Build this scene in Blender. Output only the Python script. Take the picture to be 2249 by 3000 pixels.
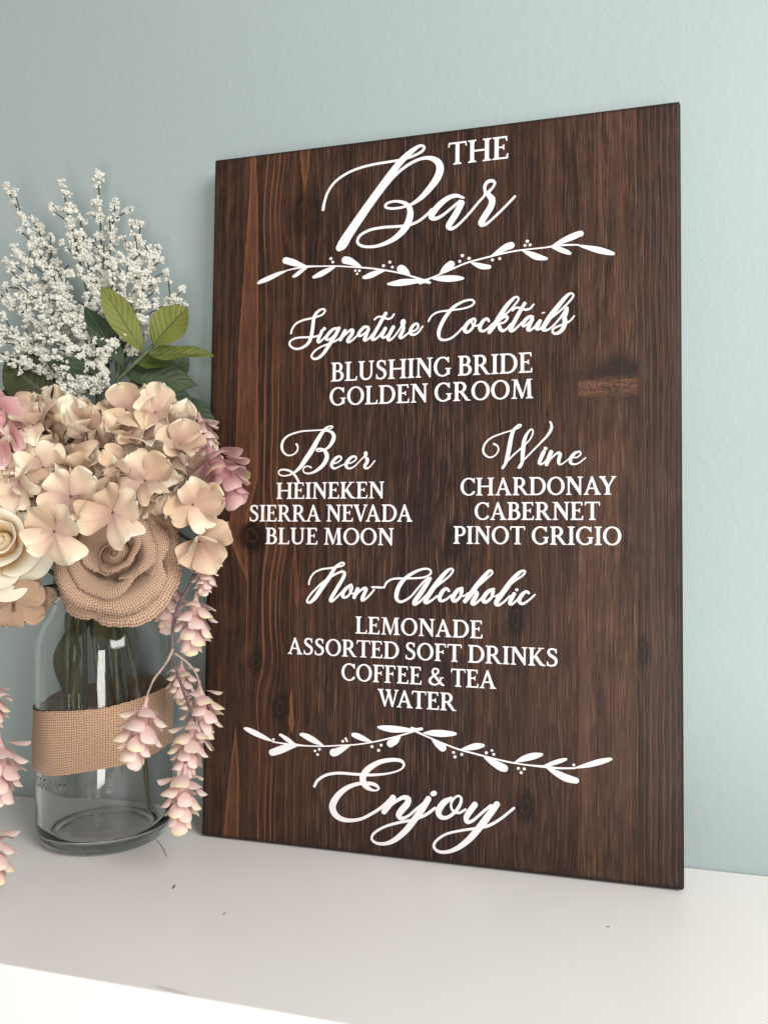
import bpy, bmesh, math, random
import numpy as np
from mathutils import Vector, Matrix, Quaternion

for o in list(bpy.data.objects):
    bpy.data.objects.remove(o)
scene = bpy.context.scene
COL = scene.collection

# ------------------------------------------------------------------ camera
# world: X runs along the wall, Y goes into the wall (wall face at y = 0), Z up, shelf top at z = 0
FPX, PW, PH = 2425.17, 2249.0, 3000.0
CAM = Vector((0.2648, -0.5338, 0.21285))
YAW, PITCH = 0.27267, 0.00503
cam_data = bpy.data.cameras.new('camera')
cam = bpy.data.objects.new('camera', cam_data)
COL.objects.link(cam)
cam.location = CAM
cam.rotation_euler = (math.pi / 2 + PITCH, 0, YAW)
cam_data.sensor_fit = 'VERTICAL'
cam_data.sensor_height = 24.0
cam_data.lens = 24.0 * FPX / PH
cam_data.clip_start = 0.01
cam_data.clip_end = 50
cam_data.dof.use_dof = True
cam_data.dof.focus_distance = 0.53
cam_data.dof.aperture_fstop = 16.0
scene.camera = cam

# ------------------------------------------------------------------ light
world = bpy.data.worlds.new('World')
scene.world = world
world.use_nodes = True
bg = world.node_tree.nodes['Background']
bg.inputs[0].default_value = (1.0, 0.955, 0.91, 1)
bg.inputs[1].default_value = 0.305


def window_lamp(name, loc, target, sx, sy, energy, color):
    l = bpy.data.lights.new(name, 'AREA')
    l.shape = 'RECTANGLE'
    l.size, l.size_y = sx, sy
    l.energy = energy
    l.color = color
    o = bpy.data.objects.new(name, l)
    COL.objects.link(o)
    o.location = loc
    d = Vector(target) - Vector(loc)
    o.rotation_euler = d.to_track_quat('-Z', 'Y').to_euler()
    return o


window_lamp('window_light', (1.12, -0.84, 0.76), (0.1, 0.0, 0.1), 0.7, 0.8, 20.5, (0.985, 0.99, 1.0))
window_lamp('low_door_light', (0.80, -1.70, -0.25), (0.0, -0.1, 0.1), 0.42, 1.25, 23.0, (1.0, 0.965, 0.925))

scene.view_settings.view_transform = 'Standard'
scene.view_settings.look = 'None'
scene.view_settings.gamma = 1.0
scene.view_settings.exposure = 0.0
scene.view_settings.use_curve_mapping = False
scene.render.engine = 'CYCLES'
scene.cycles.max_bounces = 14
scene.cycles.transmission_bounces = 12
scene.cycles.transparent_max_bounces = 16
scene.cycles.use_denoising = True
scene.cycles.sample_clamp_indirect = 6.0

# ------------------------------------------------------------------ helpers
FWD = Vector((-math.sin(YAW) * math.cos(PITCH), math.cos(YAW) * math.cos(PITCH), math.sin(PITCH)))
RIGHT = Vector((math.cos(YAW), math.sin(YAW), 0))
DOWN = FWD.cross(RIGHT)


def at(px, py, depth):
    """a point of the place: where the sight line of photo pixel (px, py) is `depth` metres away"""
    return CAM + depth * (FWD + RIGHT * ((px - PW / 2) / FPX) + DOWN * ((py - PH / 2) / FPX))


def link(name, data, parent=None, mat=None, loc=None, rot=None, scale=None, quat=None):
    o = bpy.data.objects.new(name, data)
    COL.objects.link(o)
    if parent is not None:
        o.parent = parent
    if mat is not None and data is not None and len(data.materials) == 0:
        data.materials.append(mat)
    if loc is not None:
        o.location = loc
    if rot is not None:
        o.rotation_euler = rot
    if quat is not None:
        o.rotation_mode = 'QUATERNION'
        o.rotation_quaternion = quat
    if scale is not None:
        o.scale = (scale, scale, scale) if isinstance(scale, (int, float)) else scale
    return o


def tag(o, label, cat, group=None):
    o['label'] = label
    o['category'] = cat
    if group:
        o['group'] = group
    return o


def thing(name, label, cat, loc=(0, 0, 0), group=None):
    o = link(name, None, loc=loc)
    o.empty_display_size = 0.01
    return tag(o, label, cat, group)


def mesh(name, verts, faces, smooth=True, uvs=None, mat=None):
    me = bpy.data.meshes.new(name)
    me.from_pydata([tuple(v) for v in verts], [], faces)
    if uvs is not None:
        lay = me.uv_layers.new(name='UVMap')
        for l in me.loops:
            lay.data[l.index].uv = uvs[l.vertex_index]
    if smooth:
        me.polygons.foreach_set('use_smooth', [True] * len(me.polygons))
    if mat is not None:
        me.materials.append(mat)
    me.update()
    return me


def grid(name, nu, nv, fn, mat=None, closed=False, uvfn=None):
    """sheet of nu x nv cells; fn(u, v) -> point, u and v in 0..1"""
    vs, uv, fs = [], [], []
    cols = nu if closed else nu + 1
    for j in range(nv + 1):
        for i in range(cols):
            u, v = i / nu, j / nv
            vs.append(fn(u, v))
            uv.append(uvfn(u, v) if uvfn else (u, v))
    for j in range(nv):
        for i in range(nu):
            i2 = (i + 1) % cols
            fs.append((j * cols + i, j * cols + i2, (j + 1) * cols + i2, (j + 1) * cols + i))
    return mesh(name, vs, fs, True, uv, mat)


def catmull(pts, sub):
    P = np.array(pts, float)
    if len(P) < 3:
        t = np.linspace(0, 1, sub + 1)[:, None]
        return P[0] * (1 - t) + P[-1] * t
    E = np.vstack([2 * P[0] - P[1], P, 2 * P[-1] - P[-2]])
    out = []
    for i in range(1, len(E) - 2):
        p0, p1, p2, p3 = E[i - 1], E[i], E[i + 1], E[i + 2]
        for k in range(sub):
            t = k / sub
            out.append(0.5 * (2 * p1 + (p2 - p0) * t + (2 * p0 - 5 * p1 + 4 * p2 - p3) * t * t + (3 * p1 - p0 - 3 * p2 + p3) * t ** 3))
    out.append(P[-1])
    return np.array(out)


def tube_geo(pts, radii, sides=7, cap=True):
    """verts and faces of a tube along pts"""
    pts = [Vector(p) for p in pts]
    vs, fs = [], []
    prev = None
    n = len(pts)
    for i, p in enumerate(pts):
        t = (pts[min(i + 1, n - 1)] - pts[max(i - 1, 0)])
        t = t.normalized() if t.length > 1e-9 else Vector((0, 0, 1))
        if prev is None:
            a = t.orthogonal().normalized()
        else:
            a = prev - t * prev.dot(t)
            a = a.normalized() if a.length > 1e-6 else t.orthogonal().normalized()
        prev = a
        b = t.cross(a)
        r = radii[i] if hasattr(radii, '__len__') else radii
        for k in range(sides):
            an = 2 * math.pi * k / sides
            vs.append(p + (a * math.cos(an) + b * math.sin(an)) * r)
    for i in range(n - 1):
        for k in range(sides):
            k2 = (k + 1) % sides
            fs.append((i * sides + k, i * sides + k2, (i + 1) * sides + k2, (i + 1) * sides + k))
    if cap:
        fs.append(tuple(range(sides))[::-1])
        fs.append(tuple((n - 1) * sides + k for k in range(sides)))
    return vs, fs


def join_geo(parts):
    vs, fs = [], []
    for v, f in parts:
        o = len(vs)
        vs += v
        fs += [tuple(i + o for i in q) for q in f]
    return vs, fs


class Nodes:
    """small wrapper round a material's node tree"""

    def __init__(self, name):
        self.m = bpy.data.materials.new(name)
        self.m.use_nodes = True
        self.t = self.m.node_tree
        self.b = self.t.nodes['Principled BSDF']
        self.out = self.t.nodes['Material Output']

    def n(self, kind, **kw):
        x = self.t.nodes.new(kind)
        for k, v in kw.items():
            setattr(x, k, v)
        return x

    def put(self, sock, v):
        if hasattr(v, 'is_output'):
            self.t.links.new(v, sock)
        elif v is not None:
            if hasattr(sock.default_value, '__len__') and not hasattr(v, '__len__'):
                v = [v] * len(sock.default_value)
            if hasattr(sock.default_value, '__len__') and len(sock.default_value) == 4 and len(v) == 3:
                v = tuple(v) + (1,)
            sock.default_value = v

    def math(self, op, a, b=None, c=None, clamp=False):
        x = self.n('ShaderNodeMath', operation=op, use_clamp=clamp)
        for i, v in enumerate((a, b, c)):
            if v is not None:
                self.put(x.inputs[i], v)
        return x.outputs[0]

    def vmath(self, op, a, b=None):
        x = self.n('ShaderNodeVectorMath', operation=op)
        self.put(x.inputs[0], a)
        if b is not None:
            self.put(x.inputs[1], b)
        return x.outputs[0]

    def noise(self, vec, scale=1.0, detail=2.0, rough=0.5, dist=0.0):
        x = self.n('ShaderNodeTexNoise')
        self.put(x.inputs['Vector'], vec)
        x.inputs['Scale'].default_value = scale
        x.inputs['Detail'].default_value = detail
        x.inputs['Roughness'].default_value = rough
        x.inputs['Distortion'].default_value = dist
        return x.outputs['Fac']

    def step(self, v, lo, hi, a=0.0, b=1.0):
        x = self.n('ShaderNodeMapRange', interpolation_type='SMOOTHSTEP')
        self.put(x.inputs[0], v)
        self.put(x.inputs[1], lo)
        self.put(x.inputs[2], hi)
        self.put(x.inputs[3], a)
        self.put(x.inputs[4], b)
        return x.outputs[0]

    def mix(self, fac, a, b, blend='MIX'):
        x = self.n('ShaderNodeMix', data_type='RGBA', blend_type=blend)
        self.put(x.inputs[0], fac)
        self.put(x.inputs[6], a)
        self.put(x.inputs[7], b)
        return x.outputs[2]

    def ramp(self, fac, stops):
        x = self.n('ShaderNodeValToRGB')
        while len(x.color_ramp.elements) < len(stops):
            x.color_ramp.elements.new(0.5)
        for e, (p, c) in zip(x.color_ramp.elements, stops):
            e.position = p
            e.color = tuple(c) + (1,) if len(c) == 3 else c
        self.put(x.inputs[0], fac)
        return x.outputs[0]

    def sep(self, v):
        x = self.n('ShaderNodeSeparateXYZ')
        self.put(x.inputs[0], v)
        return x.outputs

    def comb(self, a, b, c):
        x = self.n('ShaderNodeCombineXYZ')
        for i, v in enumerate((a, b, c)):
            self.put(x.inputs[i], v)
        return x.outputs[0]

    def coord(self, which='Object'):
        return self.n('ShaderNodeTexCoord').outputs[which]

    def bump(self, h, strength=0.3, dist=0.001, normal=None):
        x = self.n('ShaderNodeBump')
        x.inputs['Strength'].default_value = strength
        x.inputs['Distance'].default_value = dist
        self.put(x.inputs['Height'], h)
        if normal is not None:
            self.put(x.inputs['Normal'], normal)
        return x.outputs[0]

    def set(self, **kw):
        names = {'color': 'Base Color', 'rough': 'Roughness', 'spec': 'Specular IOR Level', 'normal': 'Normal', 'alpha': 'Alpha',
                 'trans': 'Transmission Weight', 'ior': 'IOR', 'sheen': 'Sheen Weight', 'sss': 'Subsurface Weight', 'coat': 'Coat Weight'}
        for k, v in kw.items():
            self.put(self.b.inputs[names[k]], v)
        return self.m


def translucent(N, color, amount, normal=None):
    """let thin cloth and leaf surfaces pass some light through"""
    tr = N.n('ShaderNodeBsdfTranslucent')
    N.put(tr.inputs[0], color)
    if normal is not None:
        N.put(tr.inputs['Normal'], normal)
    mx = N.n('ShaderNodeMixShader')
    mx.inputs[0].default_value = amount
    N.t.links.new(N.b.outputs[0], mx.inputs[1])
    N.t.links.new(tr.outputs[0], mx.inputs[2])
    N.t.links.new(mx.outputs[0], N.out.inputs[0])
    return mx


# ------------------------------------------------------------------ the setting: wall and shelf
def wall_material():
    N = Nodes('wall_paint')
    c = N.coord()
    peel = N.noise(c, 170, 3, 0.55, 0.4)
    lumps = N.noise(c, 62, 2, 0.5, 0.6)
    fine = N.noise(c, 900, 2, 0.6)
    h = N.math('ADD', N.step(peel, 0.42, 0.72, 0, 1), N.math('ADD', N.step(lumps, 0.45, 0.75, 0, 0.9), N.math('MULTIPLY', fine, 0.12)))
    tone = N.noise(c, 3.0, 3, 0.5)
    col = N.mix(N.step(tone, 0.3, 0.7), (0.340, 0.402, 0.396), (0.358, 0.420, 0.412))
    return N.set(color=col, rough=0.62, spec=0.35, normal=N.bump(h, 0.15, 0.0006))


def shelf_material():
    N = Nodes('shelf_paint')
    c = N.coord()
    s = N.sep(c)
    stain = N.noise(c, 9, 4, 0.6)
    col = N.mix(N.step(stain, 0.35, 0.75), (0.90, 0.86, 0.82), (0.88, 0.835, 0.79))
    # two grey rub marks along the front edge
    for (x0, y0, a, b, k) in ((-0.098, -0.196, 0.010, 0.0010, 0.16), (0.072, -0.2005, 0.012, 0.0016, -0.12)):
        dx = N.math('SUBTRACT', s[0], x0)
        dy = N.math('SUBTRACT', N.math('SUBTRACT', s[1], y0), N.math('MULTIPLY', dx, k))
        d = N.math('ADD', N.math('POWER', N.math('DIVIDE', dx, a), 2), N.math('POWER', N.math('DIVIDE', dy, b), 2))
        m = N.math('MULTIPLY', N.step(d, 0.2, 1.0, 1, 0), N.noise(c, 900, 2))
        col = N.mix(N.math('MULTIPLY', m, 0.8), col, (0.40, 0.37, 0.35))
    orange = N.noise(c, 420, 2, 0.5)
    return N.set(color=col, rough=0.36, spec=0.42, normal=N.bump(orange, 0.05, 0.0004))


def build_setting():
    wm = mesh('wall', [(-1.6, 0, -0.6), (2.4, 0, -0.6), (2.4, 0, 2.2), (-1.6, 0, 2.2), (-1.6, 0.1, -0.6), (2.4, 0.1, -0.6), (2.4, 0.1, 2.2), (-1.6, 0.1, 2.2)],
              [(0, 1, 2, 3), (7, 6, 5, 4), (1, 5, 6, 2), (4, 0, 3, 7), (3, 2, 6, 7), (4, 5, 1, 0)], False, None, wall_material())
    link('wall', wm)['kind'] = 'structure'
    # shelf: a board with a softly rounded front edge
    D, T, r = 0.2033, 0.16, 0.0012
    prof = [(-0.001, -T), (-0.001, 0)]
    for k in range(6):
        a = math.pi / 2 * k / 5
        prof.append((-D + r - r * math.sin(a), -r + r * math.cos(a)))
    prof.append((-D, -T))
    xs = [-1.5, 2.2]
    vs = [(x, y, z) for x in xs for (y, z) in prof]
    n = len(prof)
    fs = [(i, i + n, (i + 1) % n + n, (i + 1) % n) for i in range(n)] + [tuple(range(n)), tuple(range(n, 2 * n))[::-1]]
    sm = mesh('shelf', vs, fs, False, None, shelf_material())
    bm = bmesh.new()
    bm.from_mesh(sm)
    bmesh.ops.recalc_face_normals(bm, faces=bm.faces)
    bm.to_mesh(sm)
    bm.free()
    link('shelf', sm)['kind'] = 'structure'


build_setting()
SCRIPT_STROKES = {
 'Bar': [[(79.75,414.03,2.02),(80.62,418.87,1.84),(82.86,425.36,1.65),(87.89,431.81,1.65),(96.14,436.61,1.64),(105.28,439.22,1.63),(114.35,440.39,1.62),(123.36,440.84,1.61),(132.28,441.29,1.6),(139.35,442.47,1.59),(145.49,444.8,1.76),(147.57,447.16,1.76),(146.33,448.79,1.58),(143.26,448.38,2.29),(138,445,3.71),(132.29,440.24,4.26),(127.01,434.26,4.63),(119.49,424.98,4.83),(109.25,411.94,5.03),(99.39,399.19,5.06),(93.52,391.31,4.9),(91.46,387.5,4.72)],[(91.74,386.58,2.72),(95.41,388.03,1.81),(99.9,395.16,1.63),(105.72,403.45,1.8),(112.86,413.34,1.97),(119.97,422.28,1.96),(127.05,430.13,1.96),(134.11,435.64,1.95),(141.14,439.2,1.94),(147.28,440.57,2.1),(152.52,439.78,2.97),(156.72,436.68,4.18),(157.96,432.04,4.86),(156.1,426.63,4.87),(151.81,421.04,4.18),(146.62,415.78,3.32),(141.83,412.55,2.28),(137.89,410.95,1.58),(132.59,410.01,1.59),(127.26,409.94,1.6),(123.68,410.65,1.6),(122.24,411.94,1.6),(123.65,413.81,1.6),(128.55,414.53,1.59),(133.89,413.28,2.12),(137.45,410.65,2.99),(138.81,406.77,3.86),(138.41,402.46,4.39),(136.25,397.45,4.57),(131.88,392.64,3.88),(125.7,388.84,3.01),(117.68,386.5,2.14),(110.47,386.44,1.79),(105.46,388.03,1.8),(103.69,390.83,1.8),(105.83,394.61,1.8),(112.15,397.37,1.79),(120.24,398.19,1.78),(128.28,398.03,1.77),(136.25,397.88,1.76),(141.52,398.94,1.75),(145.88,400.95,1.75),(150.21,404.15,1.74),(152.62,406.68,1.74)],[(173.2,412.13,1.37),(168.24,414.02,2.41),(163.11,412.93,3.11),(157.97,409.41,3.81),(154.11,405.23,3.99),(152.66,402.36,3.82),(154.58,400.62,2.6),(158.89,401.74,1.9),(164.88,405.87,1.72),(170.83,410.41,1.54)],[(171.86,408.84,3.94),(168.5,402.51,4.12),(164.94,397.29,3.95),(163.67,394.84,3.44),(165.4,393.22,2.4),(169.23,394.73,1.71),(175.99,400.91,1.53),(182.28,407.94,1.53),(186.46,412.61,1.52),(186.43,417.71,2.03),(188.09,420.51,2.2),(191.02,421.03,2.03),(192.69,419.41,1.69),(191.46,416.74,1.52),(189.21,414.44,2.03),(188.55,412.81,2.88),(191.08,409.15,3.88),(190.26,404.58,4.05),(187.36,400.21,4.06),(184.45,395.4,3.89),(185.3,393.71,2.54),(188.23,394.44,1.69),(194.45,399.5,1.51),(201.05,405.58,1.51),(205.15,409.62,1.5)]],
 'Signature': [[(58.5,333,1.31),(59.25,335.84,1.31),(61.95,339.26,1.31),(66.79,341.26,1.31),(72.85,342.19,1.3),(77.06,343.07,1.3),(80.35,344.17,1.29),(82.12,346.46,1.29),(81.08,347.67,1.29),(78.8,347.37,1.53),(76.12,345.42,2),(74.48,342.37,2.36),(73.93,338.39,2.36),(73.4,333.83,2.36),(72.67,329.86,2.36),(71.27,326.5,2.24),(68.28,323.79,1.89),(64.05,322.41,1.54),(60.38,322.96,1.43),(57.77,325.24,1.43),(57.97,327.54,1.31),(60.58,329.24,1.31),(65.15,329.89,1.31),(70.62,329.69,1.3),(75.45,329.87,1.3),(78.45,330.66,1.17)],[(81.69,334.64,2.35),(81.81,334.64,2.35)],[(80.21,333.3,2.23),(78.76,330.07,2.23),(77.42,327.18,2.12),(78.22,325.93,1.64),(80.3,327.24,1.29),(83.25,330.09,1.17),(85.31,332.25,1.17)],[(91.24,334.17,1.51),(88.86,334.32,1.75),(86.2,332.77,2.1),(83.68,329.78,2.22),(83.1,327.99,1.99),(84.49,327.17,1.4),(86.86,328.46,1.17),(89.21,330.6,1.17),(91.55,333.3,1.16)],[(91.83,334.42,2.33),(89.81,330.56,2.45),(86.89,326.18,2.45),(83.97,321.79,2.34),(80.44,317.41,2.11),(76.87,315.2,1.76),(73.98,315.58,1.41),(73.22,317.51,1.3),(75.59,320.53,1.29),(79.76,322.87,1.17),(85.12,324.57,1.17),(90.46,326.54,1.16),(93.68,328.91,1.16),(96.01,331.61,1.28)],[(96,332.35,2.44),(94.56,329.71,2.44),(92.94,326.86,2.32)],[(93.12,327.07,1.16),(96.33,330.06,1.28),(99.54,332.53,1.74),(101.19,332.43,2.2),(100.86,330.19,2.43),(99.01,327.75,2.31),(97.86,325.67,2.08),(99.05,324.92,1.5),(101.67,326.47,1.27),(104.57,329.12,1.15)],[(111.81,333.87,1.49),(109.48,334.19,1.95),(107.45,332.79,2.07),(105.61,330.47,2.19),(105.28,328.97,1.96),(106.92,328.53,1.38),(109.81,330.5,1.15),(112.11,332.9,1.15)],[(111.82,332.63,2.29),(110.13,328.23,2.29),(109.17,326.03,2.18),(110.17,325.3,1.49),(112.76,326.95,1.26),(114.48,329.1,1.14)],[(123.28,342.02,2.28),(121.3,338.78,2.28),(118.47,333.91,2.28),(115.64,329.03,2.28),(114.34,326.41,2.17),(115.68,325.49,1.6),(118.55,327.18,1.37),(121.11,330.11,1.25)],[(115.82,338.57,1.14),(117.83,340.02,1.26),(120.71,340.05,1.25),(124.18,338.48,1.36),(127.05,338.86,1.25),(128.74,341.1,1.25)],[(123.1,332.22,2.39),(121.69,329.51,2.39),(120.85,327.49,2.16),(122.3,326.4,1.48),(124.87,328.04,1.25),(127.98,332.21,1.13)],[(128.37,332.85,2.38),(126.57,329.5,2.38),(125,326.24,2.27),(125.77,324.52,1.59),(128.04,325.78,1.24),(131.15,329.22,1.13),(133.84,333.52,1.24),(133.64,335.65,1.35),(134.94,336.79,1.69),(135.75,335.73,1.69),(134.97,333.45,2.03),(135.11,331.49,2.25),(134,328.78,2.25),(132.71,326.46,2.03),(133.75,325.45,1.46),(136.29,326.97,1.24),(138.54,328.5,1.12),(143.04,330.06,1.23),(144.7,332.29,1.45),(143.84,334,1.57),(141.88,333.46,1.9),(139.93,330.92,2.13),(139.67,328.27,2.13),(141.94,327.14,1.57),(144.74,328.52,1.23),(147.51,332.11,1.12)]],
 'Cocktails': [[(151.27,335.1,1.12),(153.24,338.37,1.12),(156.96,340.47,1.12),(161.91,341.06,1.11),(167.46,341.3,1.11),(173.59,341.8,1.1),(178.46,343.12,1.22),(180.27,345.13,1.22),(179.04,346.74,1.22),(176,346.83,1.35),(171.73,345.6,1.59),(166.84,342.69,2.09),(162.56,337.76,2.35),(159.2,331.83,2.47),(157.87,326.99,2.23),(158.77,323.68,1.73),(161.43,322.6,1.48),(165.74,323.46,1.35),(170.02,326.57,1.23),(173.06,329.74,1.22)],[(180.33,335.08,1.34),(177.3,333.44,2.19),(174.76,330.25,2.56),(174.41,327.83,2.32),(176.13,326.69,1.83),(178.85,328.66,1.7),(180.47,331.72,1.46),(181.06,334.12,1.22),(179.72,334.81,1.1),(178.83,332.74,0.97),(179.75,330.43,0.97),(182.78,330.66,1.09),(185.18,332.33,1.09)],[(189.4,332.86,1.57),(188.49,334.37,1.57),(186.26,333.48,2.06),(184.11,330.28,2.42),(184,327.86,2.06),(185.82,326.72,1.57),(188.82,328.17,1.33),(191.8,331.01,1.21)],[(191.81,329.8,1.08),(196.57,334.03,1.2),(201.9,338.2,1.2),(206.03,342.73,1.19),(207.67,345.32,1.19),(206.31,346.8,1.19),(203.65,345.18,2.03),(199.52,340.47,2.76),(194.78,333.24,2.89),(192.11,328.87,2.65),(189.73,325.82,2.29)],[(194.2,331.16,1.32),(197.76,334.25,1.56),(200.32,334.99,1.68),(200.91,333.75,1.44),(198.96,331.46,1.32),(195.39,330.66,1.32),(195.88,329.25,2.16),(196.6,327.39,2.28),(198.09,326.22,1.8),(200.47,327.34,1.32),(203.12,330.3,1.19)],[(211.33,342.36,2.14),(209.58,339.36,2.14),(206.65,334.28,2.5),(203.6,328.47,2.51),(202.66,326.54,2.27),(204.03,325.8,1.67),(206.68,327.68,1.31),(209.61,330.49,1.19)],[(203.98,338.36,1.08),(206.04,340.02,1.31),(208.99,339.52,1.43),(211.93,338.42,1.42),(214.86,339.12,1.3),(216.72,341.39,1.06)],[(216.34,333.77,1.54),(214.29,333.9,1.89),(211.78,332.03,2.25),(210.2,329.56,2.14),(211.09,328.36,1.54),(213.13,329.67,1.18),(216.34,332.45,1.06)],[(215.93,332.18,2.36),(214.42,328.99,2.37),(213.44,326.25,2.25),(214.61,325.52,1.54),(216.94,327.05,1.18),(219.55,330.46,1.06)],[(220.6,330.87,2.12),(219.27,328.09,2.24),(218.4,326.48,2),(219.85,325.8,1.41),(222.17,327.62,1.18),(224.19,329.87,1.06)],[(221.86,335.61,0.71),(223.31,335.93,0.71)],[(222.46,327.6,1.06),(227.08,332.06,1.17),(232.83,336.6,1.17),(237.97,341.57,1.16),(240.42,344.94,1.16),(239.22,346.57,1.16),(236.71,345.33,1.98),(232.25,340.31,2.69),(227.08,333.84,3.05),(223.91,328.99,2.94),(222.46,326.23,2.59),(223.63,324.97,1.76),(226.51,325.86,1.17),(229.97,328.91,1.17),(233.69,333.41,1.28),(235.98,337.1,1.51),(236.72,337.64,1.75),(236.15,335.02,2.33),(235.12,332.43,2.68),(235.41,329.45,2.79),(234.56,325.96,2.56),(232.27,323.27,2.1),(229.4,322.61,1.52),(228.07,323.99,1.29),(228.82,325.72,1.17),(232.27,327.29,1.17),(236.27,328.51,1.16),(239.12,330.4,1.04),(240.83,332.64,0.93)]],
 'Non-': [[(73.62,167.98,1.15),(74.22,171.03,1.15),(76.86,175.12,1.15),(81.66,177.63,1.14),(87.52,178.59,1.14),(92.83,179.44,1.13),(96.52,180.4,1.13),(97.45,181.77,1.13),(95.97,182.25,1.23),(93.34,180.7,1.75),(90.72,178.15,2.27),(88.13,173.58,2.69),(84.47,168.48,2.9),(80.8,163.36,2.91),(78.17,159.51,2.7),(74.99,156.5,1.88),(72.94,156.34,1.46),(72.65,157.85,1.25),(74.91,161.44,1.25),(78.62,165.32,1.25),(82.85,169.19,1.25),(87.61,172.31,1.24),(92.36,175.17,1.34),(96.04,176.59,1.54),(97.74,175.77,1.95),(97.25,173.26,2.26),(95.08,169.46,2.36),(91.97,164.39,2.37),(88.97,159.4,2.37),(88.62,157.69,1.96),(89.95,157.58,1.44),(93.09,160.41,1.23),(96.22,163.49,1.23)],[(102.47,168.38,1.43),(99.6,166.47,2.05),(97.11,163.51,2.46),(96.67,161.26,2.26),(97.95,160.04,1.74),(100.46,161.21,1.43),(102.42,164.14,1.33),(103.12,166.9,1.23),(101.95,168.02,1.02),(101.45,165.62,0.92),(102.01,163.14,0.92),(104.11,162.79,1.02),(106.18,164.73,1.12)],[(106.69,165.64,2.44),(105.57,163.23,2.45),(104.4,160.32,2.24)],[(104.66,160.72,1.12),(108.27,164.54,1.32),(111.11,166.34,1.73),(112.31,165.63,2.13),(111.41,163.38,2.33),(109.78,159.86,2.23),(110.01,158.48,1.52),(112.49,159.94,1.32),(115.56,162.99,1.21),(117.6,165.51,1.11)],[(116.29,167.06,1.31),(122.99,167.02,1.21)]],
 'Alcoholic': [[(124.16,167.09,1.24),(126.03,170.49,1.24),(130.11,172.58,1.24),(137.03,173.03,1.23),(144.51,173.3,1.22),(150.08,174.02,1.22),(153.64,175.89,1.22),(154.12,178.01,1.22),(151.89,179.29,1.22),(147.57,178.67,1.47),(141.99,176.09,1.96),(137.16,172.36,2.34),(133.75,167.8,2.72),(132.23,163.04,2.72),(132.45,159.89,2.22),(134.66,158.38,1.72),(137.79,159.25,1.47),(142.12,162.39,1.23),(146.42,167.62,1.22),(150.72,172.23,1.22),(153.48,173.79,1.22)],[(153.67,173.31,2.19),(150.87,168.8,2.92),(147.21,163.3,3.05),(143.9,158.64,2.69),(144.16,156.96,1.71),(147.13,158.61,1.34),(150.8,162.31,1.22),(155.08,166.02,1.21)],[(154.47,165.41,1.09),(159.34,169.72,1.21),(165.4,174.63,1.21),(168.11,178.26,1.2),(167.07,179.62,1.2),(164.16,177.89,2.17),(159.93,173.02,2.78),(154.77,166.02,3.03),(151.74,161.14,2.92),(150.71,158.83,2.43),(152.07,158.27,1.7),(155.13,160.03,1.33),(158.17,162.51,1.21)],[(165.59,165.98,1.69),(164.12,167.32,1.69),(161.94,165.89,2.29),(160.01,162.56,2.54),(159.91,160.28,2.17),(161.56,159.61,1.69),(164.29,160.88,1.32),(167.31,163.34,1.2)],[(173.93,167.85,1.55),(171.04,166.41,2.28),(168.52,162.78,2.64),(168.05,160.69,2.4),(169.57,159.72,1.92),(172.16,161.81,1.68),(173.77,164.7,1.43),(174.11,166.79,1.08),(172.86,165.57,0.96),(172.87,163.49,0.96),(175.16,163.08,1.07),(177.55,164.8,1.07)],[(178.15,164.81,1.07),(183.51,169.08,1.19),(188.84,173.92,1.18),(192.08,176.93,1.18),(192.07,178.7,1.18),(190.29,178.49,1.77),(187.05,174.77,2.61),(182.32,168.76,2.97),(178.28,163.04,2.98),(175.66,159.83,2.51)],[(175.78,160.01,1.19),(179.35,164.13,1.55),(182.22,165.51,2.14),(182.94,164.34,2.49),(181.46,161.35,2.73),(180.16,159.07,2.38),(181.01,158.03,1.66),(183.56,159.64,1.3),(186.52,162.67,1.18)],[(193.3,167.72,1.53),(190.18,166.29,2.24),(187.41,162.98,2.6),(186.95,160.5,2.37),(188.44,159.66,1.89),(191.27,161.74,1.65),(192.91,164.6,1.41),(193.43,166.67,1.06),(192.14,165.46,0.94),(192.14,163.7,0.94),(194.21,163.28,1.06),(196.56,164.69,1.06)],[(195.98,163.5,1.06),(200.65,168.31,1.17),(205.89,172.81,1.17),(210.53,176.12,1.16),(212.14,178.48,1.16),(210.98,179.22,1.16),(208.2,177.53,2.1),(204.14,173.07,2.8),(199.02,165.93,3.05),(195.28,160.55,2.82),(194.82,158.67,2.23),(196.3,158.06,1.64),(199.51,160.09,1.29),(203.01,163.69,1.17)],[(207.19,167.59,1.86),(207.3,167.59,1.86)],[(205.63,165.04,2.33),(204.01,161.97,2.33),(203.03,159.43,2.1),(204.19,158.76,1.4),(206.52,160.58,1.16),(208.83,163.26,1.05)],[(214.32,165.85,1.62),(212.87,166.68,1.62),(210.68,165.06,2.21),(208.83,162.1,2.44),(209.13,159.95,2.09),(211.16,159.37,1.51),(214.62,161.67,1.16),(218.06,164.96,0.92)]],
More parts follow.
